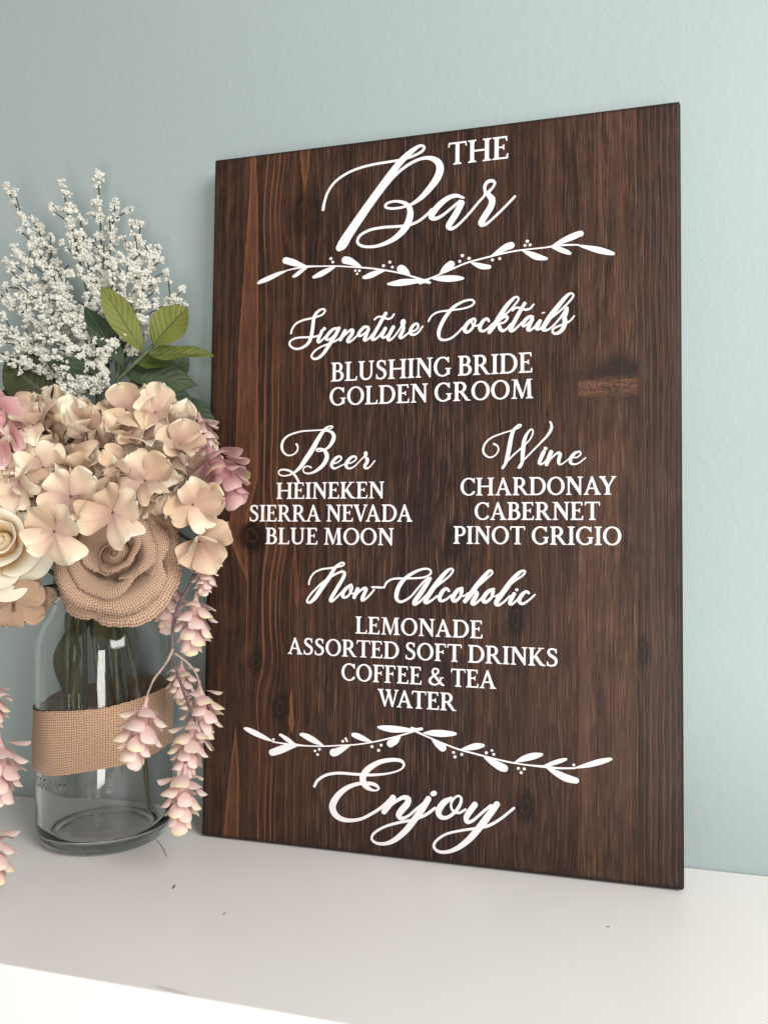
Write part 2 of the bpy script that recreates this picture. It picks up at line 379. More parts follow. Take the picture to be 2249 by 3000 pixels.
 'Beer': [[(63.61,259.25,1.54),(64.51,257.51,1.08),(64,254.69,1.08),(61.25,252.51,0.93),(57.27,252.14,1.08),(54.18,254.75,1.55),(53.23,258.66,1.86),(54.69,262.6,1.55),(58.64,265.5,1.24),(66.57,267.61,1.08),(74.46,267.99,0.92),(81.51,268.24,0.91),(86.19,268.63,0.91),(88.5,269.96,0.91),(87.17,270.52,0.91),(84.61,269.78,1.37),(81.92,267.26,2.13),(78.48,262.17,2.9),(74.65,255.58,3.36),(70.03,248.99,3.22),(66.16,243.86,2.46),(61.45,240.21,1.23),(56.7,238.7,0.93),(52.69,239.05,0.93),(51.29,240.72,0.93),(52.63,242.49,1.09),(56.63,242.51,1.39),(60.65,240.96,1.54),(63.48,237.95,1.54),(65.51,234.58,1.53)],[(81.92,267.12,1.07),(84.65,267.48,1.06),(87.93,266.36,1.97),(89.36,263.74,2.57),(88.48,260.45,2.57),(85.96,256.96,1.82),(82.88,255.19,1.06),(79.38,254.22,0.91),(77.49,254.93,0.91),(78.33,255.87,1.22),(81.7,255.51,1.67),(83.91,253.54,2.58),(84.73,250.43,2.88),(83.38,246.91,2.73),(80.16,243.42,2.28),(75.66,240.68,1.52),(71.75,239.92,1.07),(69.05,240.84,0.92),(68.47,242.71,0.92),(70.1,244.46,0.92),(72.62,244.5,0.92),(73.89,243.81,1.22)],[(88.45,245.94,0.91),(91.91,246.76,0.9),(94.58,248.92,1.05),(94.02,250.62,1.2),(91.48,250.08,1.81),(89.04,247.55,2.26),(88.07,244.84,2.11),(89.8,242.91,1.36),(93.49,244.17,0.9),(97.7,246.08,0.75)],[(98.24,245.92,0.9),(101.9,246.59,0.9),(104.54,248.74,1.04),(103.99,250.43,1.19),(101.25,249.89,1.8),(98.83,247.38,2.25),(97.87,244.69,2.1),(99.81,242.75,1.35),(103.46,244.01,0.9),(107.6,247.95,0.74),(110.37,250.82,1.04),(110.35,252.42,1.34),(111.41,252.98,1.19),(111.8,251.52,0.89),(110.84,249.93,1.34),(112.14,248.45,2.23),(111.79,246.43,2.23),(110.45,244.05,2.08),(111.61,242.58,1.33),(114.08,243.85,0.89),(117.06,247.42,0.89)]],
 'Wine': [[(193.02,256.41,1.25),(195.18,255.1,0.97),(195.68,252.3,0.97),(193.61,249.21,0.84),(190.13,248.23,0.98),(187.12,250.38,1.26),(186.4,253.55,1.26),(188.13,257.57,1.12),(192.16,260.62,0.98),(198.4,262.9,0.83),(203.92,264.49,0.83),(208.03,265.9,0.83),(209.47,267.39,0.83),(208.37,267.84,0.97),(205.98,265.96,1.52),(204.47,263.57,2.07),(203.25,259.09,2.49),(202.24,253.21,2.63),(200.89,246.99,2.35),(199.87,243.88,1.66),(198.5,241.26,0.83),(198.01,241.97,0.69),(200.21,244.57,0.97),(204.67,249.14,0.97),(209.45,253.4,0.96),(213.53,257.11,0.82),(215.9,260.5,0.82),(216.64,263.24,0.82),(216.09,264.78,0.82),(214.05,263.66,1.24),(211.82,259.57,2.06),(210.94,255.1,2.47),(210.49,249.58,2.47),(210.16,245.09,1.92),(209.35,242.14,1.1),(208.12,241.33,0.82),(207.91,242.02,0.69),(210.16,245.09,0.96),(214.91,250.04,0.96),(220.99,256.24,1.09),(225.36,260.95,1.5),(227.57,265.01,1.63),(227.43,267.76,1.22),(226.69,269.02,0.95)],[(223.97,252.88,2.18),(224.17,252.87,2.17)],[(223.03,250.84,2.31),(221.48,247.3,2.31),(220.48,244.43,2.04),(221.7,243.38,1.09),(224.05,245.19,0.81),(226.39,247.89,0.68)],[(227.4,250.75,2.44),(226.06,247.21,2.44),(224.73,243.26,2.17)],[(224.93,243.81,0.81),(228.41,247.85,0.95),(231.41,250.19,1.35),(232.75,249.34,1.89),(232.08,246.42,2.02),(231.89,243.83,1.62),(233.42,243.19,0.94),(236.08,244.99,0.67),(238.73,246.98,0.81),(242.69,247.25,0.8),(244.66,249.24,0.94),(244.01,250.61,1.07),(241.17,249.65,1.74),(239.06,246.97,2.01),(238.73,244.46,1.88),(240.52,243.07,1.07),(243.68,243.84,0.8),(247.62,246.95,0.67)]],
 'Enjoy': [[(79.38,39.45,1.78),(81.63,43.33,1.78),(87.09,47.05,1.77),(95.29,49.01,1.76),(106.14,49.23,1.75),(116.87,49.62,1.73),(127.47,51.34,1.2),(135.33,54.16,1.03),(138.09,57.31,1.36),(136.14,59.91,2.05),(130.01,60.01,2.4),(122.1,57.87,2.94),(115.05,53.18,3.82),(111.8,48.44,4.17),(112.02,44.66,4),(114.29,41.9,3.12),(117.87,40.36,1.56),(120.97,40.55,1.04),(121.92,42.15,1.55),(119.16,43.92,2.25),(114.26,44.26,2.26),(108.01,43.3,2.27),(100.85,40.05,2.98),(95.03,34.69,3.87),(91.75,28.44,4.41),(93.09,23.64,4.05),(97.49,20.67,3.16),(103.81,20.27,2.27),(110.96,21.98,1.91),(118.04,26.02,1.9),(124.61,30.83,1.89),(129.39,35.7,1.88)],[(131.31,36.71,3.94),(128.56,32.03,3.94),(125.61,27.83,3.43)],[(125.96,28.28,1.54),(132.04,33.86,1.71),(137.67,37.54,2.55),(140.98,36.92,3.57),(140.32,33.79,3.91),(137.31,30.19,4.08),(135.17,26.83,3.75),(136.5,24.71,2.38),(140.82,26.38,1.7),(145.96,31.01,1.69),(150.23,34.71,1.69)],[(153.8,38.17,3.53),(150.25,32.24,4.04),(146.01,26.05,3.89),(140.04,18.02,3.73),(133.15,11.51,3.07),(127.06,8.38,2.23),(120.9,7.99,1.72),(117.86,10.34,1.55),(119.5,14.11,1.55),(126.07,18.53,1.54),(134.78,21.89,1.7),(144.3,24.65,1.69),(152,28.28,1.85),(157.94,32.96,1.67)],[(156.5,41.47,3.02),(157.52,41.97,3.02)],[(168.04,39.8,2.16),(163.42,36.75,3.67),(160.24,31.53,3.84),(161.37,28.2,3.01),(165.18,27.91,2.16),(169.79,31.21,1.99),(173.28,36.03,1.99),(174.17,40.19,1.65),(172.24,41.65,1.33),(169.73,39.79,1.33),(167.9,36.35,1.33),(168.94,32.6,1.49),(172.72,31.5,1.49),(176.89,33.93,1.49)],[(182.52,37.3,3.62),(179.81,33.39,3.62),(177.33,29.25,3.3),(178.02,26.56,2.47),(181.5,27.87,1.81),(187.26,33.29,1.64),(192.17,37.79,1.63)],[(195.86,38.78,3.58),(192.03,33.34,4.08),(186.48,25.53,4.09),(179.91,17.18,3.78),(173.28,11.21,2.97),(166.6,7.65,2.16),(160.69,7.01,1.83),(157.45,9.53,1.67),(158.94,13.37,1.5),(164.83,17.9,1.5),(173.21,20.79,1.49),(182.36,23.1,1.64),(190.59,25.54,1.79),(197.94,30.28,1.62),(206.02,37.48,1.45)]],
}
SPRIG_STROKES = [
 [[(54.79,375.49,0.77),(61.89,376.41,1.08),(69.74,376.89,1.38),(77.54,376.4,0.91),(89.12,375.6,0.9),(100.59,374,0.9),(111.92,372.35,1.04),(123.12,369.99,1.03),(134.21,366.94,1.02),(141.53,364.2,1.16),(148.8,361.28,1.58)],[(55.19,375.46,0.62),(48.46,373.52,2.64),(41.29,370.92,3.43),(36.49,369.41,2.66),(34.48,368.58,1.73)],[(69.74,376.52,1.22),(64.22,378.46,2.92),(59.46,380.35,4.47),(54.68,382.02,4.49),(53.88,382.24,4.49)],[(68.19,375.9,1.53),(65.08,374.29,2.61),(61.96,372.15,2.61),(59.62,370.99,1.69)],[(88.36,375,1.06),(84.54,373.61,2.87),(79.16,371.31,3.8),(75.3,369.91,2.59),(73.75,369.44,1.68)],[(106.26,374.12,0.6),(102.45,376.04,3.14),(98.25,378.23,4.79),(95.58,378.97,4.95)],[(122.38,369.83,0.73),(117.93,369.17,2.95),(113.47,367.78,3.85),(109.73,366.77,2.82),(108.23,366.59,1.93)],[(138.97,365.48,0.72),(136.39,368.2,3.49),(133.81,370.21,4.52),(132.71,370.3,4.67)],[(148.44,361.16,0.86),(141.56,361.34,3.18),(134.26,361.32,4.36),(129.13,361.07,3.36),(124.7,361.04,1.46)],[(145.56,359.96,1.59),(148.81,360.99,2.44),(151.7,359.84,1.72)],[(85.59,380.84,1.97),(85.74,380.83,1.97)],[(86.93,378.44,1.66),(87.09,378.42,1.66)],[(102.51,371.5,1.49),(102.66,371.49,1.49)],[(105.16,371.22,1.64),(105.31,371.2,1.64)],[(103.67,369.29,1.49),(103.82,369.28,1.49)],[(121.38,373.17,1.91),(121.53,373.16,1.91)],[(125.59,375.14,1.91),(125.73,375.13,1.91)],[(127.25,371.75,1.76),(127.39,371.74,1.76)],[(147.73,361.33,1.7),(152.37,362.51,1.08),(163.09,366.24,1.07),(174.46,370.25,1.06),(184.21,372.23,1.05),(193.14,373.73,1.05),(201.98,375.07,1.04),(211.47,375.73,0.88),(222.31,375.9,0.88),(228.04,376.28,1.16),(235.15,376.46,1.16),(242.92,375.91,0.86)],[(242.92,375.76,0.72),(248.52,373.81,2.43),(254.79,371.73,3.7),(260.32,369.8,3.11),(263.41,368.73,1.98)],[(228.04,376.5,1.16),(233.73,378.94,3.04),(239.39,380.99,4.04),(243.62,382.44,3.59),(244.67,382.56,3.45)],[(227.33,376.19,1.16),(231.61,374.34,2.75),(235.87,372.35,2.89),(238.34,371.04,1.73)],[(210.02,375.12,0.74),(213.66,373.31,2.65),(218,370.94,3.96),(222.33,369.46,2.63),(224.34,369.07,1.75)],[(190.91,373.77,0.6),(195.35,375.87,2.99),(199.76,378.26,4.17),(202.92,379.1,4.31)],[(178.22,370.32,0.6),(181.99,368.64,2.86),(185.73,367.28,3.46),(189.46,366.75,2.55)],[(158.5,365.46,0.61),(161.55,368.12,3.37),(164.74,370.06,4.58),(165.5,370.31,4.58)],[(153.92,362,0.77),(159.3,361.81,3.52),(164.65,361.4,4.12),(169.98,361.13,3.19),(173.23,360.88,1.36)],[(151.62,359.88,1.85),(151.77,359.87,1.85)],[(172.53,375.34,1.98),(172.68,375.33,1.98)],[(176.78,373.24,1.97),(176.93,373.22,1.97)],[(170.89,371.84,1.82),(171.04,371.82,1.82)],[(212.76,380.83,1.92),(212.91,380.81,1.92)],[(211.32,378.35,1.62),(211.46,378.34,1.62)],[(214.44,378.45,1.77),(214.58,378.43,1.76)],[(191.37,371.03,1.8),(191.52,371.01,1.8)],[(195.88,371.47,1.79),(196.03,371.46,1.79)]],
 [[(50.47,65.34,0.9),(57.48,64.79,1.04),(65.19,64.64,1.62),(72.85,64.5,0.88),(84.21,65.06,0.87),(95.43,66.32,0.87),(106.52,67.7,0.86),(117.49,70.03,0.85),(128.32,73.09,0.99),(137.61,76.15,0.98),(145.41,79.09,1.11)],[(50.47,65.56,0.6),(44.96,67.45,2.55),(37.83,70.04,3.62),(32.65,71.91,2.88),(30.17,72.61,1.37)],[(68.26,64.73,1.03),(62.9,63.41,3.55),(55.99,60.76,4.91),(50.98,58.81,4.48),(49.81,58.5,4.18)],[(65.18,65,1.62),(60.52,67.5,2.82),(56.62,69.71,2.08),(55.21,70.19,1.49)],[(84.95,65.61,0.73),(79.63,67.82,3.36),(75.05,69.82,3.96),(71.21,71.18,2.8),(69.45,71.48,1.62)],[(102.85,66.73,0.57),(98.43,64.66,3.17),(93.99,62.23,4.62),(91.76,61.57,4.77)],[(117.12,70.21,0.57),(112.35,71.59,2.99),(107.93,73.01,3.72),(104.97,73.71,2.58)],[(135.48,74.63,0.84),(132.65,72.03,3.79),(129.79,70.24,4.5),(129.22,70.06,4.5)],[(145.4,79.3,0.7),(137.58,79.16,3.22),(130.42,79.08,4.22),(124.64,79.37,3.11),(121.38,79.56,1.42)],[(142.91,80.28,1.95),(145.75,79.8,1.81),(148.93,80.49,1.8)],[(50.68,66.93,1.49),(50.83,66.94,1.49)],[(79.35,61.75,1.61),(79.5,61.76,1.61)],[(82.35,62.89,1.75),(82.5,62.9,1.75)],[(81.19,59.56,1.75),(81.34,59.58,1.75)],[(97.99,69.16,1.73),(98.14,69.17,1.73)],[(99.9,70.97,1.44),(100.05,70.99,1.44)],[(100.66,69.63,1.44),(100.81,69.65,1.44)],[(117.3,67.25,1.85),(117.45,67.26,1.85)],[(123.24,68.59,1.7),(123.39,68.6,1.7)],[(121.61,65.23,1.84),(121.76,65.24,1.84)],[(145.88,78.65,1.52),(150.52,76.74,1.06),(161.26,73.07,0.9),(171.87,69.81,1.04),(182.35,67.83,1.03),(192.71,65.94,1.02),(202.23,64.52,1.02),(213.08,63.59,0.86),(223.8,63.38,1.42),(232.28,63.15,1.13),(241.39,63.89,0.98)],[(241.39,64.03,0.7),(248.33,66.14,2.65),(254.53,68.32,3.34),(259.33,69.96,2.63),(261.93,70.79,1.52)],[(223.09,63.32,1.14),(228.75,65.77,2.41),(233.68,67.73,2.4),(236.35,68.72,1.41)],[(225.93,62.49,1.14),(230.88,60.19,3.4),(236.5,57.83,4.37),(241.39,56.91,3.65),(242.23,56.77,3.23)],[(206.58,64.65,0.72),(211.63,67.06,3.31),(217.36,69.08,3.87),(221.29,70.1,2.29),(222.21,70.39,1.71)],[(188.29,65.81,0.73),(192.72,63.77,3.51),(197.86,61.28,4.8),(200.2,60.54,4.36)],[(173.38,69.56,0.59),(178.61,71.05,2.96),(183.07,72.33,3.83),(186.4,72.95,2.5),(187.37,73.09,1.91)],[(155.53,74.73,0.6),(158.99,72.17,3.61),(161.89,70.32,4.8),(162.35,69.98,4.79)],[(150.51,78.01,0.76),(155.88,78.38,3.47),(161.98,78.52,4.2),(168.04,78.8,2.84),(170.31,78.88,1.64)],[(148.95,80.35,1.82),(149.1,80.36,1.82)],[(169.18,67.55,1.64),(169.33,67.56,1.64)],[(174.22,66.77,1.78),(174.37,66.78,1.78)],[(170.03,64.97,1.79),(170.18,64.99,1.79)],[(189.24,68.87,1.76),(189.38,68.88,1.76)],[(192.62,70.5,1.46),(192.76,70.51,1.46)],[(193.66,68.26,1.61),(193.8,68.27,1.61)],[(208.47,61.14,1.73),(208.62,61.15,1.73)],[(211.93,61.13,1.73),(212.08,61.14,1.73)],[(210.14,58.76,1.73),(210.28,58.77,1.73)],[(240.76,65.74,1.55),(240.9,65.75,1.55)]],
]
CAPITAL_LINES = [  # text, left, right, baseline and capital height in mm on the board
 ('THE', 163.1, 201.2, 434.1, 14.3),
 ('BLUSHING BRIDE', 86.8, 216.3, 299.6, 12.4),
 ('GOLDEN GROOM', 86.0, 216.7, 283.8, 11.9),
 ('HEINEKEN', 50.0, 123.5, 223.4, 10.7),
 ('SIERRA NEVADA', 30.9, 142.1, 208.6, 10.9),
 ('BLUE MOON', 42.7, 130.1, 193.7, 10.8),
 ('CHARDONAY', 172.4, 265.1, 224.8, 10.9),
 ('CABERNET', 181.2, 255.9, 209.8, 10.8),
 ('PINOT GRIGIO', 168.2, 268.0, 195.0, 10.9),
 ('LEMONADE', 105.5, 186.8, 137.5, 10.8),
 ('ASSORTED SOFT DRINKS', 59.6, 231.8, 122.6, 10.7),
 ('COFFEE & TEA', 96.5, 195.0, 107.5, 10.9),
 ('WATER', 120.7, 170.6, 92.7, 10.8),
]

# ------------------------------------------------------------------ the wooden bar menu sign
WOOD_STAIN = (0.66, 0.58, 0.56)
BOARD_W, BOARD_H, BOARD_T, LEAN = 0.30188, 0.4572, 0.0185, 0.03955


def wood_material(i, dark, light, fine, lines=(), bands=(), knots=(), glow=0.0, pore=0.5):
    """stained softwood, grain along Z; coordinates in millimetres on the board's face"""
    N = Nodes('stained_wood')
    c = N.vmath('MULTIPLY', N.coord(), (1000, 1000, 1000))
    s = N.sep(c)
    wob = N.noise(N.vmath('MULTIPLY', c, (0.03, 0.02, 0.012)), 1, 3, 0.55)
    wob2 = N.noise(N.vmath('MULTIPLY', c, (0.10, 0.1, 0.06)), 1, 2, 0.5)
    x = N.math('ADD', s[0], N.math('ADD', N.math('MULTIPLY', N.math('SUBTRACT', wob, 0.5), 4.5), N.math('MULTIPLY', N.math('SUBTRACT', wob2, 0.5), 0.5)))
    # the grain bends round the knots
    for (kx, kz, ka, kb, kd) in knots:
        dx = N.math('SUBTRACT', s[0], kx)
        dz = N.math('DIVIDE', N.math('SUBTRACT', s[2], kz), kb * 2.2)
        g = N.math('POWER', 2.718, N.math('MULTIPLY', N.math('ADD', N.math('POWER', dz, 2), N.math('POWER', N.math('DIVIDE', dx, ka * 3.0), 2)), -1))
        x = N.math('SUBTRACT', x, N.math('MULTIPLY', g, N.math('MULTIPLY', dx, 0.35)))
    seed = 37.0 * i
    z = s[2]
    tone = N.noise(N.comb(N.math('MULTIPLY', x, 0.045), seed, N.math('MULTIPLY', z, 0.012)), 1, 4, 0.6)
    mott = N.noise(N.comb(N.math('MULTIPLY', x, 0.22), seed + 5, N.math('MULTIPLY', z, 0.09)), 1, 4, 0.65)
    ring = N.noise(N.comb(N.math('MULTIPLY', x, 0.42), seed + 9, N.math('MULTIPLY', z, 0.004)), 1, 2, 0.6)
    fib = N.noise(N.comb(N.math('MULTIPLY', x, 1.15), seed + 13, N.math('MULTIPLY', z, 0.022)), 1, 3, 0.65)
    por = N.noise(N.comb(N.math('MULTIPLY', x, 1.5), seed + 21, N.math('MULTIPLY', z, 0.024)), 1, 1, 0.5)
    por2 = N.noise(N.comb(N.math('MULTIPLY', x, 1.0), seed + 25, N.math('MULTIPLY', z, 0.011)), 1, 1, 0.5)
    col = N.mix(N.step(N.math('ADD', N.math('MULTIPLY', tone, 0.6), N.math('MULTIPLY', mott, 0.4)), 0.40, 0.62), dark, light)
    # broad darker and lighter growth rings
    col = N.mix(N.math('MULTIPLY', N.step(ring, 0.50, 0.66), 0.55), col, tuple(v * 1.7 for v in light))
    col = N.mix(N.math('MULTIPLY', N.step(ring, 0.34, 0.47, 1, 0), 0.6), col, tuple(v * 0.6 for v in dark))
    col = N.mix(N.math('MULTIPLY', N.step(fib, 0.44, 0.70), 0.30 + 0.3 * fine), col, tuple(v * 1.55 for v in light))
    if glow:
        g = N.noise(N.comb(N.math('MULTIPLY', x, 0.12), seed + 31, N.math('MULTIPLY', z, 0.03)), 1, 4, 0.65)
        col = N.mix(N.math('MULTIPLY', N.step(g, 0.48, 0.74), glow), col, (0.16, 0.072, 0.038))
    # warm late-wood streaks that took less stain
    grain = N.noise(N.comb(N.math('MULTIPLY', x, 1.6), seed + 41, N.math('MULTIPLY', z, 0.03)), 1, 3, 0.7)
    fade = N.noise(N.comb(N.math('MULTIPLY', x, 0.03), seed + 47, N.math('MULTIPLY', z, 0.011)), 1, 3, 0.6)
    for (x0, w, k) in lines:
        d = N.math('ABSOLUTE', N.math('SUBTRACT', x, x0))
        m = N.math('MULTIPLY', N.step(d, 0.15 * w, w, 1, 0), N.step(fade, 0.30, 0.56, 0.15, 1))
        col = N.mix(N.math('MULTIPLY', N.math('MULTIPLY', m, k), N.step(grain, 0.2, 0.6, 0.45, 1)), col, (0.27, 0.118, 0.056))
    for (zs, ls, rs, k) in bands:     # a streak bounded left and right, given at some heights
        def edge(vals):
            r = N.n('ShaderNodeFloatCurve')
            cm = r.mapping.curves[0]
            while len(cm.points) < len(zs):
                cm.points.new(0.5, 0.5)
            for p, a, b in zip(cm.points, zs, vals):
                p.location = (a / 460.0, b / 100.0)
                p.handle_type = 'VECTOR'
            r.mapping.update()
            N.put(r.inputs[1], N.math('DIVIDE', z, 460.0, clamp=True))
            return N.math('MULTIPLY', r.outputs[0], 100.0)
        rag = N.math('MULTIPLY', N.math('SUBTRACT', N.noise(N.comb(N.math('MULTIPLY', s[0], 0.25), seed, N.math('MULTIPLY', z, 0.16)), 1, 3, 0.6), 0.5), 1.6)
        xx = N.math('ADD', s[0], rag)
        a = N.math('SUBTRACT', xx, edge(ls))
        b = N.math('SUBTRACT', edge(rs), xx)
        m = N.step(N.math('MINIMUM', a, b), -0.2, 0.5)
        rim = N.step(N.math('MINIMUM', a, b), 0.2, 2.6, 1, 0)
        inner = N.math('ADD', N.step(grain, 0.36, 0.68, 0.06, 0.50), N.math('MULTIPLY', rim, 0.40))
        col = N.mix(N.math('MULTIPLY', N.math('MULTIPLY', m, inner), k), col, (0.33, 0.138, 0.062))
    # pale open pores
    fine_mask = N.math('MAXIMUM', N.step(por, 0.60, 0.68, 0, 1), N.math('MULTIPLY', N.step(por2, 0.66, 0.71, 0, 1), 0.6))
    fine_mask = N.math('MULTIPLY', fine_mask, N.step(mott, 0.32, 0.62, 0.25, 1.0))
    col = N.mix(N.math('MULTIPLY', fine_mask, pore * 0.55), col, (0.34, 0.195, 0.122))
    # crisp thin fibres, each a short raised streak of paler wood
    p, L = 0.55, 24.0
    q = N.math('DIVIDE', x, p)
    cell = N.math('FLOOR', q)
    w1 = N.n('ShaderNodeTexWhiteNoise', noise_dimensions='1D')
    N.put(w1.inputs['W'], N.math('ADD', cell, seed))
    zz = N.math('ADD', N.math('DIVIDE', z, L), N.math('MULTIPLY', w1.outputs['Value'], 10.0))
    w2 = N.n('ShaderNodeTexWhiteNoise', noise_dimensions='2D')
    N.put(w2.inputs['Vector'], N.comb(N.math('ADD', cell, seed), N.math('FLOOR', zz), 0.0))
    fz = N.math('FRACT', zz)
    sm = N.math('MULTIPLY', N.step(w2.outputs['Value'], 0.66, 0.98, 0.0, 1.0), N.step(N.math('ABSOLUTE', N.math('SUBTRACT', N.math('FRACT', q), 0.5)), 0.08, 0.40, 1, 0))
    sm = N.math('MULTIPLY', sm, N.math('MULTIPLY', N.step(fz, 0.0, 0.25), N.step(fz, 0.5, 1.0, 1, 0)))
    col = N.mix(N.math('MULTIPLY', N.math('MULTIPLY', sm, N.step(tone, 0.3, 0.65, 0.45, 1.0)), min(1.0, pore * 1.05)), col, (0.44, 0.26, 0.165))
    # knots
    for (kx, kz, ka, kb, kd) in knots:
        dx = N.math('DIVIDE', N.math('SUBTRACT', s[0], kx), ka)
        dz = N.math('DIVIDE', N.math('SUBTRACT', s[2], kz), kb)
        nz = N.noise(N.vmath('MULTIPLY', c, (0.16, 0.2, 0.12)), 1, 3, 0.6)
        d = N.math('ADD', N.math('SQRT', N.math('ADD', N.math('POWER', dx, 2), N.math('POWER', dz, 2))), N.math('MULTIPLY', N.math('SUBTRACT', nz, 0.5), 0.9))
        m = N.step(d, 0.55, 1.45, 1, 0)
        col = N.mix(N.math('MULTIPLY', m, kd), col, (0.0065, 0.0045, 0.004))
        ringm = N.math('MULTIPLY', N.step(N.math('ABSOLUTE', N.math('SUBTRACT', d, 0.42)), 0.02, 0.14, 1, 0), 0.40 * kd)
        col = N.mix(ringm, col, (0.115, 0.056, 0.034))
    # the stain gathered along the sanded edges
    ex = N.math('MINIMUM', s[0], N.math('SUBTRACT', BOARD_W * 1000, s[0]))
    ez = N.math('MINIMUM', s[2], N.math('SUBTRACT', BOARD_H * 1000, s[2]))
    ed = N.math('ADD', N.math('MINIMUM', ex, ez), N.math('MULTIPLY', N.math('SUBTRACT', mott, 0.5), 3.0))
    col = N.mix(N.step(ed, 0.6, 3.6, 0.75, 0.0), col, (0.014, 0.0095, 0.008))
    col = N.mix(1.0, col, WOOD_STAIN, 'MULTIPLY')
    h = N.math('ADD', N.math('MULTIPLY', fib, 0.6), N.math('ADD', N.math('MULTIPLY', por, 0.5), N.math('MULTIPLY', ring, 0.8)))
    rough = N.step(fib, 0.3, 0.7, 0.42, 0.58)
    return N.set(color=col, rough=rough, spec=0.24, normal=N.bump(h, 0.16, 0.0004))


def cut_knot_material(base):
    """the sawn-through knot: a dark bark pocket over a warm cracked band"""
    m = wood_material(*base)
    t = m.node_tree
    N = Nodes.__new__(Nodes)
    N.m, N.t, N.b, N.out = m, t, t.nodes['Principled BSDF'], t.nodes['Material Output']
    old = N.b.inputs['Base Color'].links[0].from_socket
    c = N.vmath('MULTIPLY', N.coord(), (1000, 1000, 1000))
    s = N.sep(c)
    rag = N.math('MULTIPLY', N.math('SUBTRACT', N.noise(N.vmath('MULTIPLY', c, (0.18, 0.2, 0.5)), 1, 4, 0.65), 0.5), 4.0)
    tilt = N.math('MULTIPLY', N.math('SUBTRACT', s[0], 243.0), 0.02)
    z = N.math('ADD', N.math('SUBTRACT', s[2], tilt), rag)
    top = N.math('MULTIPLY', N.step(z, 292.5, 297.0, 0, 1), N.step(N.math('ADD', z, N.math('MULTIPLY', N.math('ABSOLUTE', N.math('SUBTRACT', s[0], 267.0)), 0.75)), 303.0, 318.0, 1, 0))
    halo = N.math('MULTIPLY', N.step(z, 275.0, 283.0, 0, 1), N.step(z, 297.0, 312.0, 1, 0))
    band = N.math('MULTIPLY', N.step(z, 281.0, 286.5, 0, 1), N.step(z, 291.8, 293.6, 1, 0))
    g = N.noise(N.vmath('MULTIPLY', c, (0.8, 0.5, 0.5)), 1, 4, 0.7)
    grains = N.noise(N.vmath('MULTIPLY', c, (2.2, 0.5, 0.35)), 1, 3, 0.7)
    warm = N.mix(N.step(grains, 0.3, 0.7), (0.055, 0.027, 0.016), (0.29, 0.130, 0.066))
    crack = N.noise(N.vmath('MULTIPLY', c, (0.05, 0.2, 0.42)), 1, 5, 0.62, 0.6)
    cm = N.step(N.math('ABSOLUTE', N.math('SUBTRACT', crack, 0.5)), 0.006, 0.045, 1, 0)
    col = N.mix(N.math('MULTIPLY', halo, 0.45), old, (0.050, 0.024, 0.015))
    col = N.mix(N.math('MULTIPLY', N.math('MULTIPLY', top, N.step(g, 0.25, 0.6, 0.45, 1.0)), 0.85), col, (0.011, 0.008, 0.007))
    col = N.mix(N.math('MULTIPLY', band, N.step(g, 0.34, 0.66, 0.18, 0.75)), col, warm)
    col = N.mix(N.math('MULTIPLY', N.math('MULTIPLY', cm, 0.9), N.math('MAXIMUM', band, N.math('MULTIPLY', halo, 0.5))), col, (0.014, 0.009, 0.007))
    N.put(N.b.inputs['Base Color'], col)
    return m


def plank_mesh(u0, u1, first, last, mat):
    t, r, q, rc = BOARD_T, 0.0024, 0.00012, 0.0024

    def corner(x, sx, y, sy, rad):        # rounded or barely broken corner
        if rad < 0.0005:
            return [(x, y + sy * rad), (x + sx * rad, y)]
        out = []
        for k in range(5):
            a = math.pi / 2 * k / 4
            out.append((x + sx * rad * (1 - math.sin(a)), y + sy * rad * (1 - math.cos(a))))
        return out
    ra, rb = (r if first else q), (r if last else q)
    prof = corner(u0, 1, 0, 1, ra)
    if prof[0][1] < prof[-1][1]:
        prof = prof[::-1]
    pr = corner(u1, -1, 0, 1, rb)
    if pr[0][1] > pr[-1][1]:
        pr = pr[::-1]
    back = [(x, t - y) for x, y in pr[::-1]] + [(x, t - y) for x, y in prof[::-1]]
    prof = prof + pr + back
    rows = []
    for k in range(5):
        a = math.pi / 2 * k / 4
        rows.append((r * (1 - math.sin(a)), r * (1 - math.cos(a))))      # (z, y inset)
    rows = [(z, y) for z, y in rows][::-1]
    rows = sorted(rows, key=lambda e: e[0])
    allrows = rows + [(BOARD_H - z, y) for z, y in rows[::-1]]
    vs, fs = [], []
    n = len(prof)
    for z, ins in allrows:
        zc = min(z, BOARD_H - z)
        xi = rc - math.sqrt(max(0.0, rc * rc - (rc - zc) ** 2)) if zc < rc else 0.0
        for x, y in prof:
            if first:
                x = max(x, u0 + xi)
            if last:
                x = min(x, u1 - xi)
            vs.append((x, min(max(y, ins), t - ins), z))
    for j in range(len(allrows) - 1):
        for i in range(n):
            i2 = (i + 1) % n
            fs.append((j * n + i, j * n + i2, (j + 1) * n + i2, (j + 1) * n + i))
    fs.append(tuple(range(n))[::-1])
    fs.append(tuple((len(allrows) - 1) * n + i for i in range(n)))
    me = mesh('plank', vs, fs, False, None, mat)
    return me


